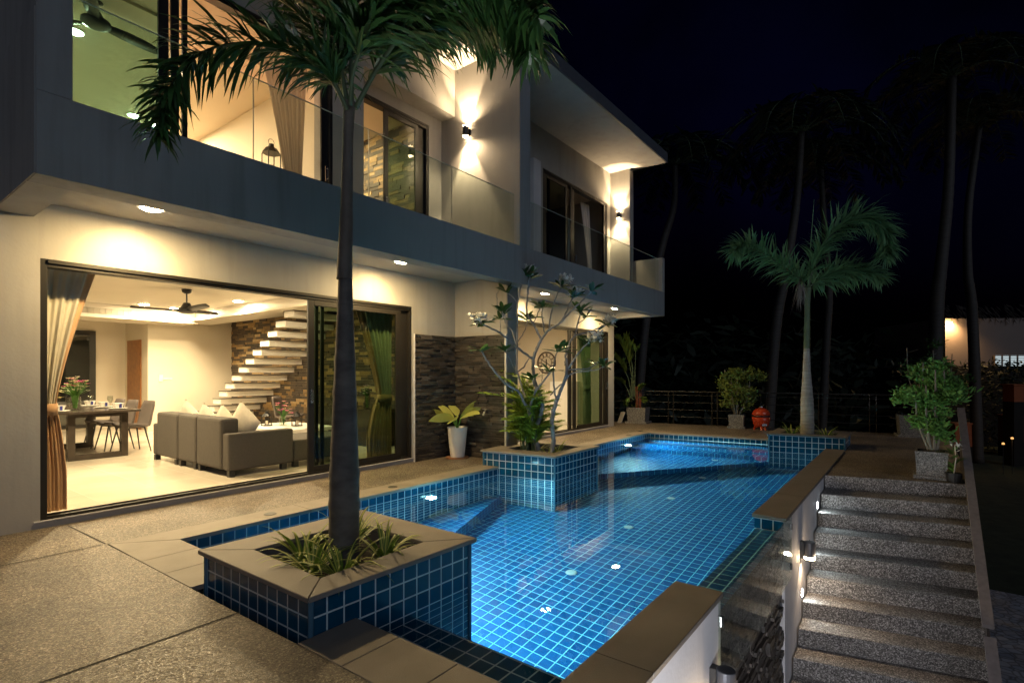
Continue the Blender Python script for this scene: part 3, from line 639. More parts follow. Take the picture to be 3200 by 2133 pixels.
curtain('grey curtain tied back in the upper bedroom beside the palm crown', 6.55, 3.06, 5.50, 3.75, (3.42, 4.10), (3.78, 3.98), (3.7, 4.08), leaf_mat('curtain_grey', (.42, .36, .29), (.46, .40, .32), .9, .55), None, folds=8)
curtain('white sheer curtain tied back in the far upper room', 6.50, 3.06, 5.58, 3.72, (11.42, 11.88), (11.84, 11.98), (11.78, 12.0), leaf_mat('curtain_white', (.75, .72, .68), (.78, .74, .7), .9, .4), None, folds=6, amp=.02)
# ================================================================== FURNITURE
fab = mat('grey_fabric', (.070, .062, .055), .95, var=.12, vs=40, bump=.25, bs=300)
ZI = .06
t = thing('sofa', 'long grey fabric sofa seen from behind with a chaise at the near end', 'sofa', (3.5, 8, ZI))
for i, (y0, y1) in enumerate([(8.34, 9.08), (7.75, 8.325), (7.02, 7.735)]):
    bx(3.165, y0, .14, 3.40, y1, .79).build('backrest', fab, t, bevel=.035)
    bx(3.41, y0, .36, 4.05, y1, .48).build('seat_cushion', fab, t, bevel=.03)
bx(3.40, 7.0, .14, 4.05, 9.08, .355).build('base', fab, t, bevel=.01)
for y0, y1, zt in [(6.845, 7.005, .61), (9.09, 9.26, .61)]: bx(3.18, y0, .14, 4.06, y1, zt).build('arm', fab, t, bevel=.025)
bx(4.075, 6.88, .14, 5.1, 7.72, .44).build('chaise', fab, t, bevel=.03)
for x, y in [(3.20, 6.86), (3.9, 6.86), (3.19, 7.66), (3.19, 7.80), (3.18, 8.25), (3.18, 8.40), (3.18, 9.15), (4.95, 6.9), (4.1, 6.9), (4.95, 7.6), (3.9, 9.1)]:
    bx(x, y, ZI, x+.07, y+.07, .139).build('leg', black, t)
def cushion(label, x, y, z, rz, tilt):
    m = MB(); n = 10; vs = []; fs = []; s_ = .20
    for sg in (1, -1):
        b = len(vs)
        for j in range(n+1):
            for i in range(n+1):
                u, v = i/n*2-1, j/n*2-1
                h = .075*(max(0, (1-u**2))*max(0, (1-v**2)))**.45; pin = 1-.06*(1-max(abs(u), abs(v)))
                vs.append((u*s_*(1+.05*abs(v)), sg*h, v*s_*(1+.05*abs(u))))
        fs += [(b+j*(n+1)+i, b+j*(n+1)+i+1, b+(j+1)*(n+1)+i+1, b+(j+1)*(n+1)+i) for j in range(n) for i in range(n)]
    R = Matrix.Rotation(rz, 3, 'Z') @ Matrix.Rotation(tilt, 3, 'X') @ Matrix.Rotation(pi/4, 3, 'Y')
    m.add([R @ V(p)+V((x, y, z)) for p in vs], fs)
    o = m.build('cushion', mat('cushion_linen', (.66, .60, .50), .9, var=.1, vs=20, bump=.4, bs=150), None, smooth=True); tag(o, label, 'cushion', 'pale cushions on the grey sofa')
for lab, y, dz in [('pale cushion on the sofa nearest the chaise end', 7.18, .06), ('pale cushion second from the chaise end of the sofa', 7.72, .0), ('pale cushion third from the chaise end of the sofa', 8.28, .0), ('pale cushion at the dining table end of the sofa', 8.9, .03)]:
    cushion(lab, 3.55, y, .66+dz, pi/2+.25, -.2)
t = thing('coffee_table', 'low white coffee table with dark line inlay behind the sofa', 'coffee table', (5.2, 9.0, ZI))
bx(4.70, 8.30, .36, 5.75, 9.75, .42).build('table_top', white, t, bevel=.005); bx(4.8, 8.4, ZI, 5.65, 9.65, .355).build('base', cream, t)
bx(5.18, 8.305, .4205, 5.20, 9.745, .4215).build('inlay', black, t)
def lantern(label, x, y, z, s=1):
    t = thing('lantern', label, 'lantern', (x, y, z), 0, 'small lanterns')
    m = MB(); w_ = .06*s; h_ = .17*s
    for a in (-1, 1):
        for b in (-1, 1): m.box(x+a*w_-.006, y+b*w_-.006, z, x+a*w_+.006, y+b*w_+.006, z+h_)
    m.box(x-w_-.01, y-w_-.01, z, x+w_+.01, y+w_+.01, z+.015); m.build('frame', black, t)
    MB().lathe([(.085*s, h_), (.05*s, h_+.05*s), (.03*s, h_+.055*s), (.025*s, h_+.09*s), (0, h_+.09*s)], 8, (x, y, z)).build('roof', black, t)
    MB().tube([(x+.03*s*cos(a/8*2*pi), y, z+h_+.11*s+.03*s*sin(a/8*2*pi)) for a in range(9)], .004, 5).build('ring', black, t)
    MB().lathe([(.028, .016), (.028, .09), (0, .09)], 10, (x, y, z)).build('candle', cream, t)
lantern('small black lantern left of the pink orchids on the coffee table', 5.02, 9.35, .42)
lantern('small black lantern right of the pink orchids on the coffee table', 5.33, 8.88, .42)
def vase(label, x, y, z, hv, hf, cols, nfl, r, grp, rv=.05):
    t = thing('flower_vase', label, 'vase of flowers', (x, y, z), 0, grp); rnd = random.Random(int(x*100))
    MB().lathe([(0, .004), (rv, .004), (rv*1.1, hv*.5), (rv, hv), (rv*.93, hv), (rv*1.0, hv*.5), (rv*.9, .012), (0, .012)], 16, (x, y, z)).build('vase', glass_mat('vase_glass', (.95, .97, .95)), t, smooth=True)
    m = MB(); fm = [MB() for c in cols]; lf = MB()
    for i in range(nfl):
        a = rnd.uniform(0, 2*pi); q = rnd.uniform(.1, 1); tip = V((x+r*q*cos(a), y+r*q*sin(a), z+hv+hf*rnd.uniform(.25, 1)*(1.1-.4*q)))
        m.tube([(x+.02*cos(a), y+.02*sin(a), z+.02), (x+r*.3*q*cos(a), y+r*.3*q*sin(a), z+hv+.03), tip], .003, 4)
        k = rnd.randrange(len(cols))
        for p in range(5):
            b = 2*pi*p/5+a; dv = V((cos(b), sin(b), .35)); fm[k].blade(tip, dv, .045, .04, .3, 2)
        if i % 2 == 0:
            lf.blade((x, y, z+hv), (cos(a), sin(a), rnd.uniform(.6, 1.6)), hf*rnd.uniform(.6, 1.), .03, .5, 4)
    m.build('stem', mat('stem_green', (.08, .2, .04), .6), t); lf.build('foliage', leaf_green, t)
    for c, f_ in zip(cols, fm): f_.build('blossom', mat('blossom_%s' % c[0], c[1], .6), t)
leaf_green = leaf_mat('leaf_green', (.035, .12, .02), (.10, .26, .04))
vase('glass vase of pink orchids on the coffee table between two lanterns', 5.2, 9.12, .42, .16, .30, [('pink', (.75, .12, .35)), ('rose', (.8, .4, .4))], 26, .16, 'vases of flowers', .06)
t = thing('dining_table', 'dark dining table on square loop legs behind the tied curtain', 'dining table', (2.6, 10.9, ZI))
wood = mat('dark_table_wood', (.045, .035, .028), .25, var=.2, vs=8)
bx(2.05, 9.85, .765, 3.22, 12.3, .80).build('table_top', wood, t, bevel=.004)
for y in (10.0, 11.7):
    MB().box(2.33, y, ZI, 2.42, y+.09, .70).box(3.0, y, ZI, 3.09, y+.09, .70).box(2.421, y, ZI, 2.999, y+.09, ZI+.08).box(2.33, y, .701, 3.09, y+.09, .762).build('leg_frame', wood, t)
chair_fab = mat('chair_fabric', (.13, .108, .10), .9, bump=.2, bs=200)
def make_chair():
    """seat faces -x, origin on the floor"""
    t = thing('dining_chair', 'x', 'dining chair')
    n, k = 10, 14; vs = []
    for j in range(k+1):
        s = j/k
        if s < .5: q = s/.5; px, pz = -.22+.40*q, .44-.03*q+.02*(1-q)**3*0; up = 0
        else: q = (s-.5)/.5; px, pz = .18+.10*q+.03*sin(q*pi/2), .41+.43*q**1.15+.0
        if .38 < s < .62: pz += .015*(1-abs(s-.5)/.12)
        wd = .225*(1-.25*max(0, (s-.8)/.2)**2)*(1-.2*max(0, (.12-s)/.12))
        for i in range(n+1):
            v = i/n*2-1; vs.append((px-.05*abs(v)**2.2*(s > .45)*min(1, (s-.45)*3), v*wd, pz+.035*abs(v)**2.5*(1-s)))
    m = MB(); m.add(vs, [(j*(n+1)+i, j*(n+1)+i+1, (j+1)*(n+1)+i+1, (j+1)*(n+1)+i) for j in range(k) for i in range(n)])
    m.build('shell', chair_fab, t, smooth=True, solid=.035)
    for x, y in [(-.15, -.15), (-.15, .15), (.13, -.15), (.13, .15)]:
        MB().tube([(x, y, .41), (x*1.55+.0, y*1.45, 0)], [.014, .009], 8).build('leg', black, t)
    MB().bar((-.15, -.15, .405), (.13, .15, .405), .02).bar((-.15, .15, .405), (.13, -.15, .405), .02).build('seat_frame', black, t)
    return t
ch = make_chair()
G = 'dining chairs around the dark table'
spots = [(3.28, 10.45, .06, 'grey shell dining chair nearest the sofa'), (3.22, 11.02, .04, 'grey shell dining chair in the middle of the row beside the table'), (3.20, 11.6, 0, 'grey shell dining chair farthest along the table'),
         (2.08, 10.55, pi-.1, 'dining chair half hidden behind the brown curtain'), (2.02, 11.5, pi, 'dining chair on the window side of the table')]
for i, (x, y, rz, lab) in enumerate(spots):
    o = ch if i == 0 else dup(ch); o.location = (x, y, ZI); o.rotation_euler = (0, 0, rz); o['label'] = lab; o['group'] = G
vase('glass vase of white and pink orchids on the dining table', 2.55, 10.55, .80, .20, .33, [('pink', (.75, .12, .35)), ('ivory', (.72, .70, .42)), ('white', (.8, .78, .66)), ('ivory', (.72, .70, .42))], 56, .19, 'vases of flowers', .07)
china = mat('white_china', (.8, .78, .74), .2, var=.02); blue_band = mat('blue_band', (.03, .04, .22), .3)
def setting(i, x, y, lab):
    t = thing('dinner_plate', 'white dinner plate '+lab, 'plate', (x, y, .802), 0, 'dinner plates on the dining table')
    MB().lathe([(0, .004), (.08, .004), (.13, .018), (.132, .016), (.085, 0), (0, 0)], 24, (x, y, .801)).build('plate', china, t, smooth=True)
    t = thing('square_bowl', 'white square bowl with blue band '+lab, 'bowl', (x, y, .81), 0, 'bowls on the dining table')
    MB().lathe([(0, .002), (.055, .002), (.085, .075), (.088, .085), (.08, .085), (.05, .012), (0, .012)], 8, (x, y, .81)).build('bowl', china, t)
    bx(x-.008, y-.092, .825, x+.022, y-.068, .888).build('band', blue_band, t)
lbs = ['beside the brown curtain', 'at the sofa side near corner', 'at the middle of the sofa side', 'at the far sofa side', 'at the far window side']
for i, (x, y) in enumerate([(2.25, 10.1), (3.0, 10.15), (2.98, 10.75), (2.96, 11.4), (2.25, 11.4)]): setting(i, x, y, lbs[i])
def glass(x, y, lab, food=False):
    t = thing('wine_glass', lab, 'wine glass', (x, y, .80), 0, 'wine glasses on the dining table')
    MB().lathe([(0, .002), (.035, .002), (.006, .008), (.005, .08), (.02, .095), (.04, .14), (.036, .20), (.034, .20), (.038, .14), (.018, .1), (0, .094)], 14, (x, y, .80)).build('bowl', glass_mat('wine_glass', (.93, .95, .93), 1.3), t, smooth=True)
glass(2.28, 10.5, 'wine glass beside the curtain holding yellow napkin'); glass(2.42, 10.35, 'wine glass left of the flower vase'); glass(2.86, 11.0, 'wine glass right of the flower vase'); glass(2.98, 10.45, 'wine glass nearest the sofa side chairs')
m = MB()
for i in range(14): m.blade((2.28, 10.5, .99), (cos(i*.9), sin(i*.9), .15), .12, .06, .35, 3)
tag(m.build('napkin', mat('napkin_yellow', (.72, .55, .18), .8)), 'yellow napkin fanned on a glass beside the curtain', 'napkin')
# second room and upper room odds and ends, seen through the glass
t = thing('console_cabinet', 'white cabinet behind the green glass of the second room', 'cabinet', (12.0, 7.3, .05)); bx(11.75, 7.0, .055, 12.28, 7.6, 1.15).build('carcass', white, t, bevel=.005); bx(11.738, 7.01, .08, 11.749, 7.59, 1.13).build('door', white, t)
t = thing('sideboard', 'dark sideboard against the stone wall behind the living room glass', 'sideboard', (6.2, 8.5, ZI)); bx(6.0, 7.5, .10, 6.54, 9.4, .72).build('carcass', wood, t); bx(5.99, 7.52, .13, 5.999, 8.4, .69).build('door', wood, t); bx(6.02, 7.52, ZI, 6.5, 9.38, .099).build('plinth', black, t)
vase('glass vase of pale orchids on the sideboard behind green glass', 6.2, 8.0, .72, .22, .22, [('lilac', (.55, .38, .52)), ('white', (.8, .78, .66))], 30, .14, 'vases of flowers')
dup(ch, (5.9, 10.1, ZI), 2.2, 'grey shell chair beside the stone wall behind the coffee table', 'side chairs in the living room'); 
t = thing('display_stand', 'tall pale stand in the upper bedroom', 'stand', (4.05, 7.4, 3.05)); bx(3.85, 7.2, 3.052, 4.25, 7.6, 4.28).build('stand', cream, t)
lantern('wire lantern standing in the upper bedroom below the palm frond', 4.03, 7.38, 4.28, 1.5)
def fan(label, x, y, zc, drop, ang, L, droop=0.):
    t = thing('ceiling_fan', label, 'ceiling fan', (x, y, zc), 0, 'dark ceiling fans')
    MB().lathe([(0, 0), (.08, -.002), (.07, -.05), (.03, -.075), (0, -.075)], 20, (x, y, zc)).build('canopy', black, t, smooth=True)
    MB().tube([(x, y, zc-.07), (x, y, zc-drop+.1)], .013, 10).build('rod', black, t)
    MB().lathe([(0, .14), (.05, .13), (.09, .05), (.15, .02), (.15, -.02), (.08, -.05), (0, -.05)], 24, (x, y, zc-drop)).build('motor', black, t, smooth=True)
    for k in range(3):
        a = ang+2*pi*k/3; m = MB(); n = 12; e = V((cos(a), sin(a), 0)); s_ = V((-sin(a), cos(a), 0)); vs = []
        for i in range(n+1):
            q = i/n; wd = .075*(.55+1.3*q*(1-q)*1.6)*(1 if q < .92 else .7); p = V((x, y, zc-drop+.0+.03*q))+e*(.10+(L-.10)*q)+s_*(.05*q*q)
            vs += [p-s_*wd+V((0, 0, .018)), p+s_*wd-V((0, 0, .018))]
        m.add(vs, [(2*i, 2*i+1, 2*i+3, 2*i+2) for i in range(n)]); m.build('blade', black, t, smooth=True, solid=.012)
fan('dark three bladed ceiling fan in the living room', 3.9, 9.88, 2.798, .36, 2.55, .80)
fan('dark ceiling fan behind green glass in the upper bedroom', 2.107, 7.89, 5.898, .29, .10, .72)
# ================================================================== PLANTS
palm_leaf = leaf_mat('palm_leaf', (.018, .060, .016), (.055, .14, .035), .38, .2)
rachis_m = mat('palm_stalk', (.09, .13, .07), .5, var=.2)
def spline(pts, n):
    P = [V(p) for p in pts]; out = []
    k = len(P)-1
    for i in range(n+1):
        u = i/n*k; j = min(int(u), k-1); f = u-j
        p0, p1, p2, p3 = P[max(j-1, 0)], P[j], P[j+1], P[min(j+2, k)]
        out.append(.5*((2*p1)+(p2-p0)*f+(2*p0-5*p1+4*p2-p3)*f*f+(3*p1-p0-3*p2+p3)*f**3))
    return out
def frond(parent, pts, ll, lw, nl, start=.15, plum=True, droop=1.0, r0=.02, leafm=None, rnd=random, seg=4, up=.35):
    """one palm frond: curved stalk with many strap leaflets standing out all round it"""
    C = spline(pts, 40); N = len(C)-1
    st = MB().tube(C[::2], [r0*(1-.85*i/(N/2)) for i in range(len(C[::2]))], 6); m = MB()
    for i in range(nl):
        t = start+(1-start)*(i+rnd.random())/nl; u = t*N; j = min(int(u), N-1); p = C[j].lerp(C[j+1], u-j); d = (C[j+1]-C[j]).normalized()
        sd = d.cross(V((0, 0, 1)))
        if sd.length < .1: sd = V((1, 0, 0))
        sd.normalize(); un = sd.cross(d)
        a = (rnd.choice([0, pi]) + rnd.gauss(0, 1.0 if plum else .15))
        q = (sd*cos(a)+un*(abs(sin(a))*up if not plum else sin(a)*.9))
        dr = (q*1.0+d*rnd.uniform(.45, .95)+V((0, 0, rnd.uniform(-.1, .25)))).normalized()
        L = ll*(.55+.45*sin(min(1, t*1.25)*pi*.8+.35))*rnd.uniform(.65, 1.2)*(1 if t < .93 else .75)
        m.blade(p, dr, L, lw*rnd.uniform(.7, 1.2), droop*rnd.uniform(.7, 1.4), seg, rnd.uniform(-.8, .8))
    f = st.build('frond', rachis_m, parent, smooth=True); m.build('leaflets', leafm or palm_leaf, f)
    return f
def ringed_trunk(parent, pts, rads, m, ring=.16, name='trunk'):
    C = spline(pts, 60); L = sum((C[i+1]-C[i]).length for i in range(60)); R = []; acc = 0; k = len(rads)-1
    for i in range(61):
        u = i/60*k; j = min(int(u), k-1); r = rads[j]+(rads[j+1]-rads[j])*(u-j); R.append(r)
    P = []; RR = []
    for i in range(61):
        P.append(C[i]); fr = (acc % ring)/ring; RR.append(R[i]*(1+.05*(fr < .15)-.02*fr)); acc += (C[min(i+1, 60)]-C[i]).length
    return MB().tube(P, RR, 20).build(name, m, parent, smooth=True)
def bark(name, c1, c2, sc=(3, 3, 40)):
    t = NT(name); co = t.coords('Object', sc)
    nz = t.n('ShaderNodeTexNoise', Scale=1., Detail=6.); t.l(co, nz.inputs['Vector'])
    wv = t.n('ShaderNodeTexWave', Scale=1.05, Distortion=2., Detail=2.); wv.bands_direction = 'Z'; t.l(t.coords('Object', (1, 1, 1)), wv.inputs['Vector'])
    t.bsdf(Base_Color=t.ramp(nz.outputs[0], [(.3, c1), (.7, c2)]), Roughness=.7, Normal=t.bump(nz.outputs[0], .5, .01)); return t.m
bark_g = bark('palm_bark', (.065, .058, .053), (.15, .135, .12), (7, 7, 13)); bark_c = bark('coconut_bark', (.03, .026, .022), (.07, .06, .05)); bark_l = bark('pale_palm_bark', (.20, .19, .16), (.36, .34, .30))
shaft = mat('green_crownshaft', (.09, .13, .07), .45, var=.3, vs=5)
# the big palm in the near planter
P0 = at(1075, 1715, 3.55); P0.z = .11
t = thing('palm_tree', 'tall grey trunked palm in the near pool planter with drooping bushy fronds', 'palm tree', tuple(P0))
K = 1.36054
ringed_trunk(t, [P0, at(791*K, 1100*K, 3.55), at(792*K, 900*K, 3.55), at(793*K, 700*K, 3.55), at(793*K, 640*K, 3.55)], [.100, .098, .075, .050, .045], bark_g, .19)
for zz in ():
    pass
ringed_trunk(t, [at(791*K, 642*K, 3.55), at(796*K, 480*K, 3.55), at(799*K, 330*K, 3.55), at(803*K, 235*K, 3.55)], [.049, .040, .034, .040], mat('dry_sheath', (.13, .11, .09), .7, var=.35, vs=9, bump=.4, bs=40), 3., 'crownshaft')
rr = random.Random(3)
def px(l, d0, d1): n = len(l)-1; return [at(u, v, d0+(d1-d0)*i/n) for i, (u, v) in enumerate(l)]
frond(t, px([(1086, 345), (1050, 272), (1015, 228), (923, 172), (783, 135), (640, 160), (545, 250), (508, 340), (492, 430)], 3.52, 3.25), .36, .030, 400, .13, True, 1.5, .017, rnd=rr)
frond(t, px([(1112, 338), (1173, 224), (1253, 112), (1343, 40), (1450, 5), (1560, 25), (1630, 90), (1655, 165)], 3.55, 3.45), .42, .032, 540, .24, True, 1.6, .019, rnd=rr)
frond(t, px([(1112, 340), (1150, 262), (1220, 170), (1310, 100), (1410, 70), (1500, 100), (1550, 160)], 3.6, 4.1), .40, .032, 420, .22, True, 1.5, .015, rnd=rr)
frond(t, px([(1085, 330), (1065, 199), (1047, 60), (1010, -120), (930, -260), (820, -320)], 3.55, 3.6), .40, .031, 330, .16, True, 1.1, .018, rnd=rr)
frond(t, px([(1099, 325), (1098, 160), (1115, 0), (1170, -180), (1290, -300), (1450, -320)], 3.55, 3.3), .42, .032, 380, .16, True, 1.2, .018, rnd=rr)
frond(t, px([(1095, 330), (1105, 220), (1160, 90), (1260, -30), (1420, -90), (1590, -40), (1680, 60)], 3.5, 3.0), .40, .032, 420, .22, True, 1.5, .015, rnd=rr)
frond(t, px([(1092, 330), (1060, 230), (990, 110), (900, 10), (800, -70)], 3.6, 4.2), .36, .030, 230, .16, True, 1.2, .014, rnd=rr)
# the smaller palm in the far planter
B0 = at(2523, 1362, 10.5); B0.z = .12
zz = lambda l, d0, d1: px([(2000+x*.57389, 500+y*.57389) for x, y in l], d0, d1)
t = thing('palm_tree', 'smaller pale trunked palm with two arching fronds in the far pool planter', 'palm tree', tuple(B0))
c0 = at(2000+912*.57389, 500+720*.57389, 10.5)
ringed_trunk(t, [B0, at(2000+910*.57389, 500+1330*.57389, 10.5), at(2000+908*.57389, 500+1150*.57389, 10.5), at(2000+908*.57389, 500+1020*.57389, 10.5)], [.125, .118, .072, .052], bark_l, .12)
ringed_trunk(t, [at(2000+908*.57389, 500+1025*.57389, 10.5), at(2000+910*.57389, 500+880*.57389, 10.5), at(2000+911*.57389, 500+780*.57389, 10.5), at(2000+914*.57389, 500+695*.57389, 10.5)], [.056, .052, .050, .065], shaft, 3., 'crownshaft')
far_leaf = leaf_mat('far_palm_leaf', (.09, .22, .10), (.20, .40, .19), .5, .25)
frond(t, zz([(905, 690), (860, 640), (760, 565), (640, 495), (550, 475), (508, 505)], 10.5, 10.2), .52, .038, 560, .08, True, 1.2, .022, far_leaf, rr)
frond(t, zz([(918, 690), (950, 560), (1020, 430), (1130, 335), (1240, 310), (1320, 370), (1355, 470), (1340, 525)], 10.5, 10.3), .55, .038, 720, .08, True, 1.2, .024, far_leaf, rr)
frond(t, zz([(922, 690), (1000, 640), (1120, 605), (1240, 610), (1325, 640)], 10.5, 11.0), .52, .038, 540, .08, True, 1.3, .02, far_leaf, rr)
MB().tube(zz([(915, 690), (930, 450), (948, 215)], 10.5, 10.5), [.016, .010, .003], 6).build('spear_leaf', far_leaf, t)
m = MB()
for i in range(60):
    b = at(2000+875*.57389, 500+640*.57389, 10.4); m.blade(b+V((rr.uniform(-.05, .05), rr.uniform(-.05, .05), rr.uniform(-.2, .05))), (rr.uniform(-.5, .2), rr.uniform(-.3, .3), -.8), rr.uniform(.3, .62), .012, .8, 3)
m.build('dry_flower_stalk', mat('dry_flower', (.22, .19, .17), .8), t)
# spider plants
spider = []
def striped(name, a, b):
    return leaf_mat(name, a, b, .45, .25)
sp_m = [striped('spider_leaf_yellow', (.48, .48, .10), (.62, .60, .20)), striped('spider_leaf_green', (.10, .19, .03), (.20, .32, .06))]
def spider_plant(label, x, y, z, n=34, L=.34, grp=None, w=.022):
    t = thing('spider_plant', label, 'spider plant', (x, y, z), 0, grp); r = random.Random(int(x*1000+y*77)); a = MB(); b = MB()
    for i in range(n):
        an = r.uniform(0, 2*pi); el = r.uniform(.55, 2.2); d = (cos(an), sin(an), el); l_ = L*r.uniform(.6, 1.15); w_ = w*r.uniform(.7, 1.2); dr = r.uniform(1.1, 2.3); st_ = r.getstate()
        p = (x+.02*cos(an), y+.02*sin(an), z)
        b.blade(p, d, l_, w_, dr, 7); a.blade((p[0], p[1], p[2]+.0015), d, l_, w_*.45, dr, 7)
    b.build('leaf_blade', sp_m[1], t); a.build('leaf_stripe', sp_m[0], t)
G = 'spider plants around the big palm'
for lab, x, y, s in [('striped spider plant at the near left corner of the big palm planter', 1.92, 3.02, 1.), ('striped spider plant in front of the big palm trunk', 1.98, 2.80, 1.05),
                  ('striped spider plant right of the big palm trunk', 2.35, 2.85, .95), ('striped spider plant behind the big palm trunk', 2.38, 3.25, 1.1), ('striped spider plant left behind the big palm trunk', 2.02, 3.30, .9)]:
    spider_plant(lab, x, y, .11, 38, .36*s, G, .027)
G = 'spider plants below the frangipani'
for lab, x, y in [('spider plant at the front corner of the frangipani planter', 6.52, 4.24), ('spider plant on the right of the frangipani planter', 6.92, 4.35), ('spider plant deep in the frangipani planter', 6.80, 4.65)]:
    spider_plant(lab, x, y, .125, 26, .34, G)
G = 'spider plants around the far palm'
for lab, x, y in [('spider plant left of the far palm trunk', 11.42, 1.86), ('spider plant right of the far palm trunk', 11.62, 1.30)]:
    spider_plant(lab, x, y, .125, 30, .42, G, .03)
# frangipani
plum_leaf = leaf_mat('frangipani_leaf', (.02, .065, .02), (.06, .15, .045), .3, .15)
plum_bark = bark('frangipani_bark', (.16, .165, .175), (.32, .32, .33), (8, 8, 8))
petal = mat('white_petal', (.88, .88, .83), .6, var=.03)
A_ = lambda x, y: (1400+x*.2551, 780+y*.2551); B_ = lambda x, y: (1450+x*.22321, 1100+y*.22321)
DF = 8.0
F0 = at(*B_(1130, 1370), DF); F0.z = .125
t = thing('frangipani_tree', 'bare branched frangipani with white flowers in the middle pool planter', 'frangipani', tuple(F0))
rf = random.Random(11); br = MB(); lv = MB(); fl_ = MB(); yc = MB()
def branch(pts, r0, r1, d0=0., d1=0., end=None):
    n = len(pts); P = [at(u, v, DF+d0+(d1-d0)*i/(n-1)) for i, (u, v) in enumerate(pts)]
    C = spline(P, 6*(n-1)); k = len(C)
    C = [c+V((rf.uniform(-1, 1), rf.uniform(-1, 1), rf.uniform(-1, 1)))*.006 for c in C]
    br.tube(C, [.92*(r0+(r1-r0)*i/(k-1))*(1+.08*sin(i*2.1)) for i in range(k)], 8)
    tip = C[-1]; d = (C[-1]-C[-4]).normalized()
    if end:
        nl = 11 if 'l' in end else 8
        for i in range(nl):
            a = 2*pi*i/nl+rf.random(); dr = V((cos(a), sin(a), rf.uniform(-.25, .7)))+d*.35
            lv.blade(tip-d*rf.uniform(0, .06), dr, rf.uniform(.16, .27), rf.uniform(.05, .075), rf.uniform(.2, .9), 5, rf.uniform(-.4, .4), lambda q: .12+.95*sin(pi*min(1, q*.93+.04))**.8*(.45+.75*q))
    if end and 'f' in end:
        tip = tip+d*.07+V((0, 0, .04))
        for i in range(24):
            c = tip+V((rf.uniform(-1, 1), rf.uniform(-1, 1), rf.uniform(-.7, .7)))*.085; up = V((rf.uniform(-1, 1), rf.uniform(-1, 1), rf.uniform(-.1, 1))).normalized()
            e1 = up.orthogonal().normalized(); e2 = up.cross(e1)
            for p in range(5):
                b = 2*pi*p/5; fl_.blade(c, (e1*cos(b)+e2*sin(b)+up*.45), .058, .046, .3, 2, 0, lambda q: [.25, 1., .35][min(2, int(q*2+.01))])
            yc.lathe([(0, .004), (.008, .0)], 6, tuple(c+up*.004))
# left stem
branch([B_(1045, 1375), B_(1000, 1230), B_(975, 1100)], .048, .04)
branch([B_(975, 1105), B_(940, 950), B_(905, 815)], .036, .03, 0, -.1)
branch([B_(905, 818), B_(830, 680), B_(755, 540), B_(600, 450), B_(430, 270), B_(270, 30), A_(415, 1240)], .024, .012, -.1, -.5, 'l')
branch([B_(905, 815), B_(960, 660), B_(1020, 510), B_(1110, 410), B_(1240, 240)], .024, .012, -.1, -.25, 'l')
branch([B_(978, 1100), B_(1060, 920), B_(1095, 720), B_(1050, 560), B_(1000, 450), B_(970, 260), A_(1040, 1330)], .036, .026, 0, .1)
branch([A_(1040, 1335), A_(1085, 1220), A_(1140, 1095)], .026, .024, .1, .15)
branch([A_(1140, 1095), A_(1050, 920), A_(965, 760), A_(975, 560), A_(990, 400), A_(1005, 320)], .021, .012, .15, .3, 'lf')
branch([A_(1140, 1095), A_(1230, 985), A_(1370, 900), A_(1470, 790), A_(1640, 630), A_(1785, 490)], .023, .011, .15, -.3, 'l')
branch([A_(1370, 900), A_(1440, 790), A_(1480, 680), A_(1540, 570)], .014, .010, .0, .3, 'lf')
branch([A_(1235, 980), A_(1265, 790), A_(1310, 610), A_(1395, 450)], .015, .010, .15, .4, 'lf')
branch([A_(1180, 1040), A_(1170, 920), A_(1150, 780), A_(1170, 700)], .012, .009, .15, -.2, 'l')
branch([A_(1030, 1335), A_(900, 1240), A_(770, 1125), A_(640, 1020), A_(500, 950), A_(400, 895)], .020, .011, .1, -.4, 'lf')
branch([A_(850, 1190), A_(790, 1000), A_(700, 890), A_(660, 780), A_(610, 690), A_(597, 560), A_(618, 495)], .015, .008, 0, .1)
branch([A_(740, 950), A_(690, 800), A_(660, 750)], .010, .009, 0, -.1, 'l')
branch([B_(880, 700), B_(800, 460), B_(740, 260), A_(840, 1450), A_(850, 1050), A_(855, 660), A_(900, 430), A_(935, 300)], .020, .010, .1, .3, 'l')
branch([A_(850, 1130), A_(940, 990), A_(975, 830)], .010, .007, .2, .35, 'l')
branch([A_(640, 1010), A_(640, 900), A_(630, 830)], .009, .008, -.1, .1, 'l')
branch([A_(840, 1500), A_(760, 1330), A_(690, 1230)], .012, .009, .1, -.1, 'l')
branch([B_(730, 290), B_(830, 210), B_(905, 90)], .012, .010, .1, .1)
branch([A_(850, 650), A_(780, 560), A_(690, 515)], .008, .006, .2, .2, 'l')
branch([A_(1050, 900), A_(1100, 780), A_(1135, 700)], .010, .008, .2, .1, 'l')
branch([B_(1090, 420), B_(1095, 300), B_(1085, 160)], .006, .004, .1, 0)
branch([B_(985, 480), B_(960, 400), B_(935, 345)], .010, .008, 0, -.1, 'l')
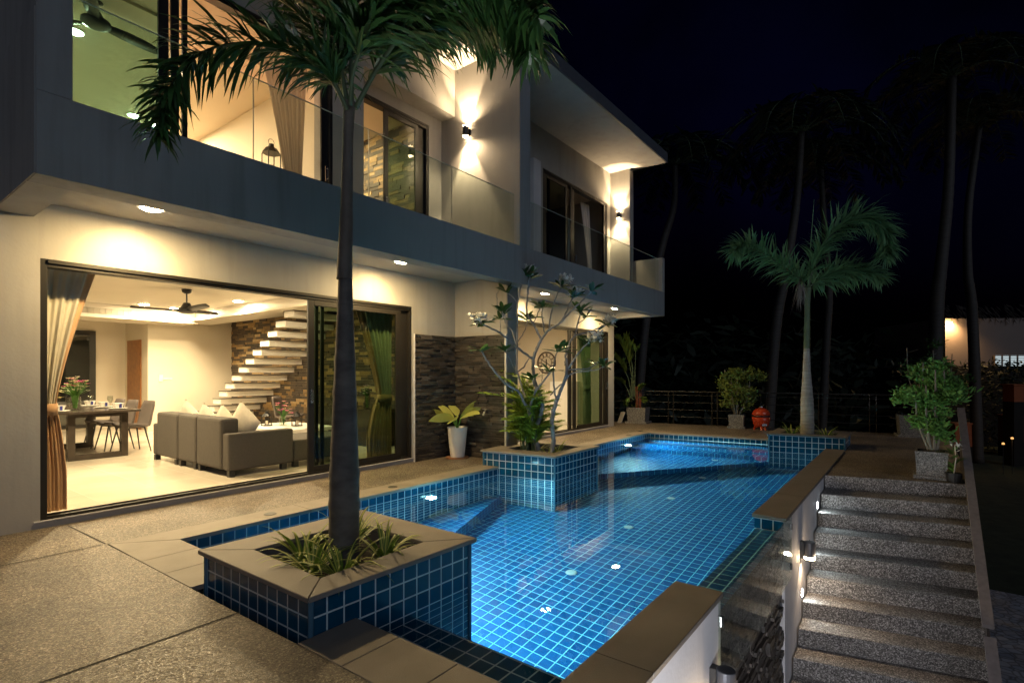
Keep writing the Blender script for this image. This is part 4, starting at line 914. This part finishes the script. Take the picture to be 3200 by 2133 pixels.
# right stem
branch([B_(1230, 1415), B_(1250, 1200), B_(1228, 960), B_(1270, 760), B_(1305, 650)], .042, .032, -.2, -.1)
branch([B_(1305, 655), B_(1390, 440), B_(1440, 250), A_(1440, 1290)], .028, .020, -.1, 0)
branch([A_(1440, 1295), A_(1500, 1120), A_(1550, 1050), A_(1590, 900), A_(1640, 730)], .018, .010, 0, .2, 'l')
branch([A_(1555, 1050), A_(1700, 1010), A_(1850, 960), A_(1950, 910)], .014, .010, .05, .5, 'lf')
branch([B_(1440, 250), B_(1500, 160), B_(1590, 30), A_(1680, 1175), A_(1740, 1130)], .018, .010, 0, -.3, 'lf')
branch([B_(1400, 440), B_(1480, 310), B_(1620, 275), B_(1850, 240), B_(1990, 185)], .014, .009, 0, -.2, 'l')
branch([B_(1450, 245), B_(1560, 238), B_(1720, 230), B_(1860, 160)], .014, .009, 0, .2, 'l')
branch([B_(1292, 660), B_(1262, 500), B_(1250, 240), A_(1300, 1400), A_(1320, 1300), A_(1360, 1220)], .016, .009, -.1, -.3, 'l')
branch([B_(1400, 420), B_(1300, 500), B_(1210, 600)], .013, .011, -.1, .1)
branch([B_(1410, 180), B_(1420, 90), A_(1440, 1230), A_(1420, 1200)], .012, .009, 0, .2, 'l')
branch([A_(1600, 900), A_(1660, 860), A_(1700, 810)], .008, .007, .1, .2, 'l')
br.build('branches', plum_bark, t, smooth=True); lv.build('foliage', plum_leaf, t); fl_.build('blossom', petal, t); yc.build('flower_eye', mat('flower_yellow', (.7, .5, .05), .6), t)
# feathery cane palm behind the frangipani
t = thing('cane_palm', 'bushy yellow green cane palm behind the frangipani stems', 'palm', (6.75, 4.55, .125))
cane = leaf_mat('cane_palm_leaf', (.17, .28, .03), (.40, .50, .08), .45, .35); rc = random.Random(5)
tips = [(480, 340, .1), (210, 570, -.2), (640, 820, -.3), (880, 360, .4), (1000, 480, .2), (1180, 560, .3), (1290, 740, .2), (1380, 960, .1), (700, 640, -.1), (820, 560, .2), (600, 1060, -.1), (1060, 640, -.2), (560, 270, .3), (1240, 900, -.2), (950, 760, -.3), (720, 900, -.4), (1150, 800, .4), (680, 480, .1)]
tips += [(rc.uniform(560, 1320), rc.uniform(560, 1120), rc.uniform(-.35, .45)) for i in range(26)]
for i, (x, y, dd) in enumerate(tips):
    b = at(*B_(rc.uniform(790, 1000), 1330), DF+.05+rc.uniform(-.1, .2)); b.z = .125; e = at(*B_(x, y), DF+.1+dd)
    mid = b.lerp(e, .55); mid.z += (e.z-b.z)*.28+.05; mid.x = b.x+(e.x-b.x)*.35; mid.y = b.y+(e.y-b.y)*.35
    frond(t, [b, b.lerp(mid, .5)+V((0, 0, .06)), mid, e], .24, .026, 110, .22, False, .6, .010, cane, rc, 3, .5)
# dieffenbachia in the white pot
pc = V((6.36, 5.90, 0))
t = thing('potted_plant', 'yellow green leafy plant in a tall white pot by the dark stone wall', 'potted plant', tuple(pc))
MB().lathe([(.19, .0), (.19, .02), (0, .02)], 24, tuple(pc+V((0, 0, .001)))).build('saucer', mat('terracotta', (.25, .12, .06), .7), t)
MB().lathe([(0, .02), (.115, .02), (.165, .50), (.155, .50), (.15, .46), (0, .46)], 28, tuple(pc)).build('pot', white, t, smooth=False, bevel=.003)
dumb = leaf_mat('dumbcane_leaf', (.42, .48, .08), (.62, .62, .20), .35, .3); s_ = MB(); rl = random.Random(2)
for i, (a, el, L) in enumerate([(2.3, .5, .42), (2.9, .25, .36), (-.6, .9, .40), (-.9, .35, .36), (3.6, .2, .30), (-1.5, .5, .3), (1.0, .8, .34), (2.2, 1.3, .30)]):
    d = V((cos(a), sin(a), el)).normalized(); p = pc+V((0, 0, .46)); q = p+V((d.x*.08, d.y*.08, .14+.03*i % .1)); s_.tube([p, q], .009, 6)
    m = MB(); m.blade(q, d, L*1.3, .21, .9, 7, rl.uniform(-1., 1.), lambda u: .08+sin(pi*min(1, u*.96+.03))**.8*.95); m.build('leaf', dumb, t, smooth=True)
s_.build('stem', mat('stem_green', (.08, .2, .04)), t)
t = thing('garden_tap', 'chrome garden tap on the dark stone wall behind the frangipani planter', 'tap', (6.55, 5.45, .75))
MB().tube([(6.585, 5.45, .75), (6.50, 5.45, .75), (6.48, 5.45, .70)], .016, 8).build('spout', steel, t); MB().tube([(6.53, 5.40, .80), (6.53, 5.50, .80)], .01, 6).tube([(6.53, 5.45, .75), (6.53, 5.45, .80)], .008, 6).build('handle', steel, t)
# square stone pots with shrubs
def stone_pot(t, x, y, w_, h_, rz=.15):
    c, s = cos(rz), sin(rz)
    def q(k): return [(x+c*a*k-s*b*k, y+s*a*k+c*b*k) for a, b in ((-1, -1), (1, -1), (1, 1), (-1, 1))]
    MB().prism(q(w_/2*1.12), .0, .05).build('foot_slab', potstone, t, bevel=.004)
    m = MB(); lo, hi = q(w_/2*.9), q(w_/2)
    m.add([(*p, .051) for p in lo]+[(*p, h_) for p in hi], [(0, 3, 2, 1)]+[(i, (i+1) % 4, 4+(i+1) % 4, 4+i) for i in range(4)])
    ii = q(w_/2*.84); m.add([(*p, h_) for p in hi]+[(*p, h_) for p in ii], [(i, (i+1) % 4, 4+(i+1) % 4, 4+i) for i in range(4)]); m.build('pot', potstone, t)
    MB().poly([(*p, h_-.03) for p in ii]).build('soil', soil, t)
def shrub(t, x, y, z0, H_, W_, n, lm, seed, lsize=.05, stems=7, clumps=26):
    r = random.Random(seed); st = MB(); m = MB(); tips = []
    for i in range(stems):
        a = 2*pi*i/stems+r.random(); k = r.uniform(.15, .55)*W_; e = V((x+k*cos(a), y+k*sin(a), z0+H_*r.uniform(.55, .95))); b = V((x+.04*cos(a), y+.04*sin(a), z0))
        mid = b.lerp(e, .5)+V((.3*k*cos(a), .3*k*sin(a), 0)); C = spline([b, mid, e], 10); st.tube(C, [.016*(1-.06*j)+.002 for j in range(11)], 6)
        for q in range(3, 11): tips.append(C[q])
        for q in range(4):
            c = C[r.randrange(3, 10)]; f = c+V((r.uniform(-1, 1), r.uniform(-1, 1), r.uniform(.0, .9)))*W_*.3; st.tube([c, f], [.006, .002], 5); tips += [f, f]
    cl = [r.choice(tips)+V((r.gauss(0, 1), r.gauss(0, 1), r.gauss(0, .6)))*W_*.10 for i in range(clumps)]
    for i in range(n):
        c = r.choice(cl); p = c+V((r.gauss(0, 1), r.gauss(0, 1), r.gauss(0, .75)))*W_*.095
        m.blade(p, (r.uniform(-1, 1), r.uniform(-1, 1), r.uniform(-.2, 1.1)), lsize*r.uniform(.5, 1.6), lsize*r.uniform(.35, .6), .5, 2, r.uniform(-1, 1), lambda q: [.3, 1., .15][min(2, int(q*2+.01))])
    st.build('stem', mat('shrub_stem', (.22, .20, .16), .8), t, smooth=True); m.build('foliage', lm, t)
sh1 = leaf_mat('shrub_leaf_olive', (.10, .15, .03), (.24, .30, .08)); sh2 = leaf_mat('shrub_leaf_green', (.09, .22, .05), (.22, .44, .11)); sh3 = leaf_mat('shrub_leaf_dark', (.03, .08, .02), (.06, .14, .03))
G = 'shrubs in square stone pots'
t = thing('potted_shrub', 'leafy shrub in a square stone pot left of the red barbecue', 'potted shrub', (13.98, 3.5, 0), 0, G); stone_pot(t, 13.98, 3.50, .36, .34); shrub(t, 13.98, 3.50, .3, 1.36, .66, 3600, sh1, 21, .075, 9, 44)
t = thing('potted_shrub', 'large bright green shrub in a stone pot at the top of the stairs', 'potted shrub', (8.88, -.22, 0), 0, G); stone_pot(t, 8.87, -.20, .34, .36, 0); shrub(t, 8.87, -.22, .34, 1.30, .53, 5200, sh2, 5, .066, 10, 60)
t = thing('potted_shrub', 'dark shrub in a stone pot at the far corner of the terrace', 'potted shrub', (14.4, 0, 0), 0, G); stone_pot(t, 14.40, .02, .48, .46); shrub(t, 14.5, -.25, .42, 1.6, .8, 1500, sh3, 9, .07)
# red stemmed palm in a stone pot
t = thing('potted_palm', 'slender palm with orange red canes in a stone pot by the fence', 'potted palm', (13.75, 6.05, 0)); stone_pot(t, 13.78, 6.02, .52, .43)
q3 = lambda x, y: (1880+x*.22958, 1020+y*.22958); DQ = pj_ = 13.78*FW[0]+6.02*FW[1]
m = MB()
for dx in (-.06, -.02, .03, .07): m.tube([(13.78+dx, 6.02-dx*.5, .4), (13.78+dx*1.4, 6.02-dx*.6, 1.0)], [.014, .010], 8)
m.build('cane', mat('red_cane', (.20, .055, .02), .45), t)
lip = leaf_mat('lipstick_palm_leaf', (.06, .11, .02), (.15, .21, .05), .45, .2)
for i, pts in enumerate([[(415, 960), (400, 620), (330, 330), (215, 150)], [(430, 960), (420, 560), (370, 300), (330, 150)], [(450, 960), (455, 600), (462, 420), (470, 290)], [(410, 960), (360, 700), (270, 520), (190, 420)], [(460, 980), (480, 900), (520, 840), (575, 800)], [(400, 980), (340, 830), (270, 740), (180, 705)], [(440, 1000), (390, 960), (360, 1000), (345, 1050)], [(470, 1000), (510, 960), (540, 970), (555, 1000)]]):
    frond(t, px([q3(*p) for p in pts], DQ, DQ), .46 if i < 4 else .28, .075, 70 if i != 2 else 22, .45 if i != 2 else .8, False, .15, .014, lip, random.Random(i), 3, 1.2)
m = MB()
for i in range(30): a = i*.7; m.blade((13.78+.15*cos(a), 6.02+.15*sin(a), .41), (cos(a), sin(a), 1.), .22, .02, 1.2, 4)
m.build('ground_leaf', lip, t)
t = thing('leaning_board', 'pale narrow board leaning on the stone pot by the fence', 'board', (13.4, 6.4, 0)); MB().bar((13.42, 6.42, .0), (13.55, 6.36, .30), .16, .02).build('board', plaster, t)
# orchid in a small pot
t = thing('potted_orchid', 'small pot of white orchids beside the pot at the top of the stairs', 'potted orchid', (8.70, -.42, 0))
MB().lathe([(0, 0), (.07, 0), (.09, .12), (.08, .12), (.07, .02), (0, .02)], 16, (8.70, -.42, .001)).build('pot', black, t)
m = MB(); ro = random.Random(4)
for i in range(16): a = ro.uniform(0, 2*pi); m.blade((8.70, -.42, .10+.02*i), (cos(a), sin(a), .7), .19, .05, 1.2, 5)
m.build('foliage', leaf_mat('orchid_leaf', (.07, .16, .03), (.16, .30, .06)), t)
MB().tube([(8.70, -.42, .1), (8.68, -.44, .3), (8.69, -.43, .47)], .006, 6).build('stem', cream, t)
m = MB()
for i in range(16): c = V((8.69, -.43, .46))+V((ro.uniform(-1, 1), ro.uniform(-1, 1), ro.uniform(-1, 1)))*.05; m.blade(c, (ro.uniform(-1, 1), ro.uniform(-1, 1), ro.uniform(-1, 1)), .06, .03, .3, 2)
m.build('blossom', petal, t)
# red kamado barbecue
kx, ky = 13.95, 2.93
t = thing('kamado_barbecue', 'shiny red egg shaped barbecue standing on the far terrace', 'barbecue', (kx, ky, 0)); red = mat('red_enamel', (.42, .045, .015), .12, var=.05); KS = 1.0
def kl(prof, nm, m_): MB().lathe([(r*KS, z*KS) for r, z in prof], 28, (kx, ky, 0)).build(nm, m_, t, smooth=True)
kl([(0, .055), (.13, .055), (.165, .10), (.20, .22), (.205, .315), (.0, .315)], 'body', red)
kl([(.205, .345), (.20, .40), (.165, .47), (.10, .515), (.06, .525), (0, .525)], 'lid', red)
kl([(.0, .316), (.212, .316), (.212, .344), (0, .344)], 'metal_band', black)
kl([(0, .526), (.05, .526), (.05, .56), (.035, .575), (0, .575)], 'chimney_cap', steel)
for a in (-2.3, -.2, 1.9, 3.4): MB().bar((kx+.15*cos(a), ky+.15*sin(a), 0), (kx+.13*cos(a), ky+.13*sin(a), .10), .05, .04).build('foot', red, t)
MB().bar((kx-.168, ky-.05, .13), (kx-.11, ky-.145, .13), .07, .045).build('draft_door', steel, t)
# ================================================================== BEYOND THE TERRACE
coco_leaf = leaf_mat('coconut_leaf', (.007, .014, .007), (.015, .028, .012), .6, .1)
def coconut(label, pts, dep, r0, crown_r, seed, crown=None):
    P = [at(u, v, dep) for u, v in pts]; P[0].z = -3.2; r = random.Random(seed)
    t = thing('coconut_palm', label, 'coconut palm', tuple(P[0]), 0, 'coconut palms in the dark beyond the fence')
    ringed_trunk(t, P, [r0*1.15, r0, r0*.8, r0*.65], bark_c, .5)
    if crown is None:
        c = P[-1]
        for i in range(18):
            a = 2*pi*i/18+r.random()*.4; L = crown_r*r.uniform(.8, 1.1); e = r.uniform(.1, .9); d = V((cos(a), sin(a), 0))
            frond(t, [c, c+d*L*.4+V((0, 0, L*.35*e)), c+d*L*.8+V((0, 0, L*.25*e-.15*L)), c+d*L+V((0, 0, -.45*L+L*.2*e))], .95, .09, 110, .10, False, 1.2, .035, coco_leaf, r, 3, .3)
        return [o for o in t.children if o.name.startswith('frond')], c, t
    src, c0, _ = crown
    for f in src:
        g_ = f.copy(); COL.objects.link(g_); g_.parent = t; g_.location = P[-1]-P[0]-(c0-_.location); 
        for l_ in f.children: h_ = l_.copy(); COL.objects.link(h_); h_.parent = g_
Z5 = lambda x, y: (2000+x*.57389, 500+y*.57389)
cr = coconut('leaning coconut palm rising behind the red barbecue', [Z5(680, 1400), Z5(735, 960), Z5(790, 640), Z5(850, 250), Z5(880, -150)], 21, .19, 3.4, 1)
coconut('coconut palm with a slim trunk right of the smaller pool palm', [Z5(985, 1450), Z5(1015, 1000), Z5(1030, 700), Z5(1000, 300), Z5(985, 30)], 26, .17, 3, 2, cr)
coconut('thick coconut palm trunk left of the neighbouring house wall', [Z5(1590, 1250), Z5(1615, 850), Z5(1640, 570), Z5(1680, 150), Z5(1700, -450)], 22, .24, 3, 3, cr)
coconut('dark coconut palm trunk in front of the neighbouring house wall', [Z5(1840, 1250), Z5(1810, 850), Z5(1785, 600), Z5(1790, 250), Z5(1850, -200)], 27, .22, 3, 4, cr)
coconut('faint coconut palm just beyond the end of the balcony', [Z5(-30, 1300), Z5(30, 900), Z5(120, 480), Z5(185, 250), Z5(190, 30)], 24, .18, 3, 5, cr)
# dark wood behind
rj = random.Random(8); m = MB()
for i in range(150):
    an = rj.uniform(-.52, 1.0); dist = rj.uniform(32, 48); cx_, cy_ = dist*cos(an), dist*sin(an)
    if -.36 < an < .12: dist += 26; cx_, cy_ = dist*cos(an), dist*sin(an)
    hh = rj.uniform(3, 8.5)
    for k in range(56):
        p = V((cx_+rj.gauss(0, 1.9), cy_+rj.gauss(0, 1.9), -3.2+hh*rj.uniform(.0, 1.05)))
        m.blade(p, (rj.uniform(-1, 1), rj.uniform(-1, 1), rj.uniform(-.4, .8)), rj.uniform(.7, 1.6), rj.uniform(.3, .7), .7, 2, rj.uniform(-1, 1))
tag(m.build('woodland', coco_leaf), 'dark mass of trees behind the garden', 'trees', kind='stuff')
# neighbouring house
nb = at(2954, 1010, 33); t = thing('neighbour_house', 'neighbouring house with a plain pale wall and a row of vent blocks', 'house', tuple(nb))
e = V((RT[0], RT[1], 0)); e = Matrix.Rotation(-.06, 3, 'Z') @ e; bk = V((e.y, -e.x, 0))*-1
def nbox(u0, u1, z0, z1, d0, d1, nm, mt, par=None):
    m = MB(); o = V((nb.x, nb.y, 0)); pts = [o+e*u+bk*d for u, d in ((u0, d0), (u1, d0), (u1, d1), (u0, d1))]
    m.prism([(p.x, p.y) for p in pts], z0, z1); return m.build(nm, mt, par or t)
zt = HC+(HY-1000)/FL*33; zb = HC+(HY-1110)/FL*33; zv = HC+(HY-1143)/FL*33
nbw = mat('neighbour_render', (.22, .175, .15), .8, var=.1, vs=.8)
nbox(0, 14, zb, zt+.1, 0, 7, 'upper_wall', nbw); nbox(0, 14, -3.2, zv, 0, 7, 'lower_wall', mat('unlit_base', (.012, .01, .008), .9)); nbox(0, 2.9, zv, zb, 0, .25, 'pier', nbw)  # lower wall coloured near black so it reads as unlit
vb = MB(); o = V((nb.x, nb.y, 0))
for i in range(24): a = o+e*(2.9+i*.45); vb.bar(a+V((0, 0, zv)), a+V((0, 0, zb)), .07, .2)
for k in range(6): z = zv+(zb-zv)*(k+.5)/6; vb.bar(o+e*2.9+V((0, 0, z)), o+e*14+V((0, 0, z)), .2, .035, (0, 0, 1))
vb.build('vent_block', nbw, t); nbox(2.9, 14, zv, zb, .6, .65, 'lit_room', emit_mat('vent_glow', (.8, .95, 1.), .22))
m = MB(); rt = random.Random(3); o = V((nb.x, nb.y, zt+.1))
for i in range(500): u = rt.uniform(-.5, 14); m.blade(o+e*u+V((0, 0, rt.uniform(-.05, .9)))-bk*rt.uniform(0, .4)*-1, bk*-1+V((0, 0, -.9)), rt.uniform(.3, .6), .08, .6, 2)
m.build('thatch_roof', mat('thatch', (.035, .028, .02), .95), t)
lp = o+e*.15-bk*.18+V((0, 0, -.35))
t2 = thing('outdoor_lamp', 'bright warm lamp at the top corner of the neighbouring wall', 'wall lamp', tuple(lp)); MB().lathe([(0, -.12), (.09, -.08), (.12, 0), (.09, .08), (0, .12)], 14, tuple(lp)).build('globe', emit_mat('neighbour_lamp', (1., .62, .25), 60), t2); bk_ = MB().bar(lp+bk*.11, lp+bk*.18, .05).build('bracket', alu, t2)
light('SPOT', 'bulb', lp-bk*.35+V((0, 0, .1)), 160, (1., .6, .25), t2, bk*.6+V((0, 0, -1)), .12, 140, .8)
lp2 = o+e*12.2-bk*.18+V((0, 0, -.2)); t3 = thing('outdoor_lamp', 'added lamp on the neighbouring wall just outside the right edge', 'wall lamp', tuple(lp2)); MB().lathe([(0, -.12), (.09, -.08), (.12, 0), (.09, .08), (0, .12)], 14, tuple(lp2)).build('globe', bpy.data.materials['neighbour_lamp'], t3)  # extra lamp added out of view on the neighbouring wall
light('SPOT', 'bulb', lp2-bk*.35, 120, (1., .6, .25), t3, bk*.6+V((0, 0, -1)), .12, 140, .8)
hd = MB(); rh = random.Random(12); o = V((nb.x, nb.y, 0))
for i in range(5200):
    u = rh.uniform(-4, 14); dd = rh.uniform(.6, 3.2); zt_ = zv+.05+.35*sin(u*1.1)+.25*sin(u*2.7+1)-.12*dd
    hd.blade(o+e*u-bk*dd+V((0, 0, zt_-(zt_+3.2)*rh.random()**1.6)), (rh.uniform(-1, 1), rh.uniform(-1, 1), rh.uniform(-.3, .9)), rh.uniform(.2, .42), rh.uniform(.10, .18), .6, 2, rh.uniform(-1, 1))
tag(hd.build('hedge', coco_leaf), 'dark hedge below the neighbouring wall', 'hedge')
# terracotta coloured structures in the yard below
ow = mat('orange_render', (.30, .08, .025), .8, var=.2)
def yard(label, u0, v0, u1, v1, dep, em, th=.6):
    a = at(u0, v1, dep); b = at(u1, v1, dep); z1 = at(u0, v0, dep).z
    t = thing('orange_wall', label, 'wall', (a.x, a.y, a.z), 0, 'orange walls of the neighbouring yard'); k = V((FW[0], FW[1], 0))*th; d_ = (b-a).normalized()
    zl = a.z; MB().prism([(p.x, p.y) for p in (a, b, b+k, a+k)], zl, z1).build('wall', ow, t); MB().prism([(p.x, p.y) for p in (a, b, b+k, a+k)], -3.2, zl-.002).build('plinth', mat('unlit_base', (.012, .01, .008), .9), t); MB().prism([(p.x, p.y) for p in (a-k*.1-d_*.08, b-k*.1+d_*.08, b+k*1.1+d_*.08, a+k*1.1-d_*.08)], z1, z1+.06).build('cap', ow, t)  # added near-black base stands in for dark growth hiding the wall foot
yard('orange wall lit beside the large shrub', 2985, 1325, 3062, 1395, 27, 0); yard('orange pillar lit near the right edge', 3169, 1204, 3200, 1255, 26, 0); yard('low dark orange wall at the right edge', 3150, 1300, 3290, 1380, 29, 0)
for lab, u, v, dep in [('small warm garden light beyond the balustrade', 3163, 1368, 24), ('small warm garden light left of its neighbour', 3135, 1385, 24)]:
    p = at(u, v, dep); t = thing('garden_light', lab, 'garden light', tuple(p), 0, 'garden lights in the yard below')
    MB().lathe([(0, -.05), (.05, -.04), (.05, .02), (0, .05)], 12, tuple(p)).build('globe', emit_mat('garden_glow', (1., .5, .16), .45), t); MB().tube([(p.x, p.y, -3.2), (p.x, p.y, p.z-.05)], .012, 8).build('post', alu, t)
    light('POINT', 'bulb', p+V((0, 0, .15)), 1.5, (1., .55, .2), t, None, .1)
p = MB(); c = at(3190, 2010, 9.5); p.prism([(4.5, -7), (14.5, -7), (14.9, -1.4), (14.95, -.75), (4.5, -.75)], -3.198, -3.15); tag(p.build('paved_path', pebble_mat('blue_paving', 7, [(0, (.26, .29, .34)), (1, (.42, .45, .5))])), kind='structure')
# ================================================================== CAMERA, SKY, RENDER
cam = bpy.data.cameras.new('camera'); co = bpy.data.objects.new('camera', cam); COL.objects.link(co)
co.location = (0, 0, HC); co.rotation_euler = (pi/2, 0, TH-pi/2); cam.sensor_width = 36; cam.lens = 36*FL/3200; cam.shift_y = (HY-1066.5)/3200; cam.clip_end = 400; cam.clip_start = .05
S.camera = co
W = bpy.data.worlds.new('World'); S.world = W; W.use_nodes = True; nt = W.node_tree; bg = nt.nodes['Background']
sky = nt.nodes.new('ShaderNodeTexSky'); sky.sky_type = 'NISHITA'; sky.sun_disc = False; sky.sun_elevation = radians(-4); sky.sun_rotation = radians(200); sky.air_density = 1.2; sky.ozone_density = 5
tcw = nt.nodes.new('ShaderNodeTexCoord'); nzc = nt.nodes.new('ShaderNodeTexNoise'); nzc.inputs['Scale'].default_value = 2.6; nzc.inputs['Detail'].default_value = 6
rmc = nt.nodes.new('ShaderNodeValToRGB'); rmc.color_ramp.elements[0].position = .38; rmc.color_ramp.elements[0].color = (.35, .35, .35, 1); rmc.color_ramp.elements[1].position = .68; rmc.color_ramp.elements[1].color = (1.5, 1.35, 1.25, 1)
mxc = nt.nodes.new('ShaderNodeMix'); mxc.data_type = 'RGBA'; mxc.blend_type = 'MULTIPLY'; mxc.inputs[0].default_value = 1
nt.links.new(tcw.outputs['Generated'], nzc.inputs['Vector']); nt.links.new(nzc.outputs[0], rmc.inputs[0]); nt.links.new(sky.outputs[0], mxc.inputs[6]); nt.links.new(rmc.outputs[0], mxc.inputs[7])
nt.links.new(mxc.outputs[2], bg.inputs[0]); bg.inputs[1].default_value = .115
sl = bpy.data.lights.new('moon_fill', 'SUN'); sl.energy = .115; sl.angle = radians(40); sl.color = (.74, .83, 1.); so = bpy.data.objects.new('moon_fill', sl); COL.objects.link(so)  # added fill light: faint bluish sun lamp standing in for moonlight
so.rotation_euler = V((.50, .78, -.40)).to_track_quat('-Z', 'Y').to_euler()
vs = S.view_settings; vs.view_transform = 'Standard'; vs.look = 'None'; vs.exposure = 1.7; vs.gamma = 1
S.display_settings.display_device = 'sRGB'
c = S.cycles; c.use_denoising = True; c.max_bounces = 10; c.diffuse_bounces = 4; c.glossy_bounces = 5; c.transmission_bounces = 8; c.transparent_max_bounces = 16
c.caustics_reflective = False; c.caustics_refractive = True; c.sample_clamp_indirect = 2.5; c.sample_clamp_direct = 0; c.blur_glossy = .5
try: c.denoiser = 'OPENIMAGEDENOISE'; c.denoising_input_passes = 'RGB_ALBEDO_NORMAL'
except Exception: pass
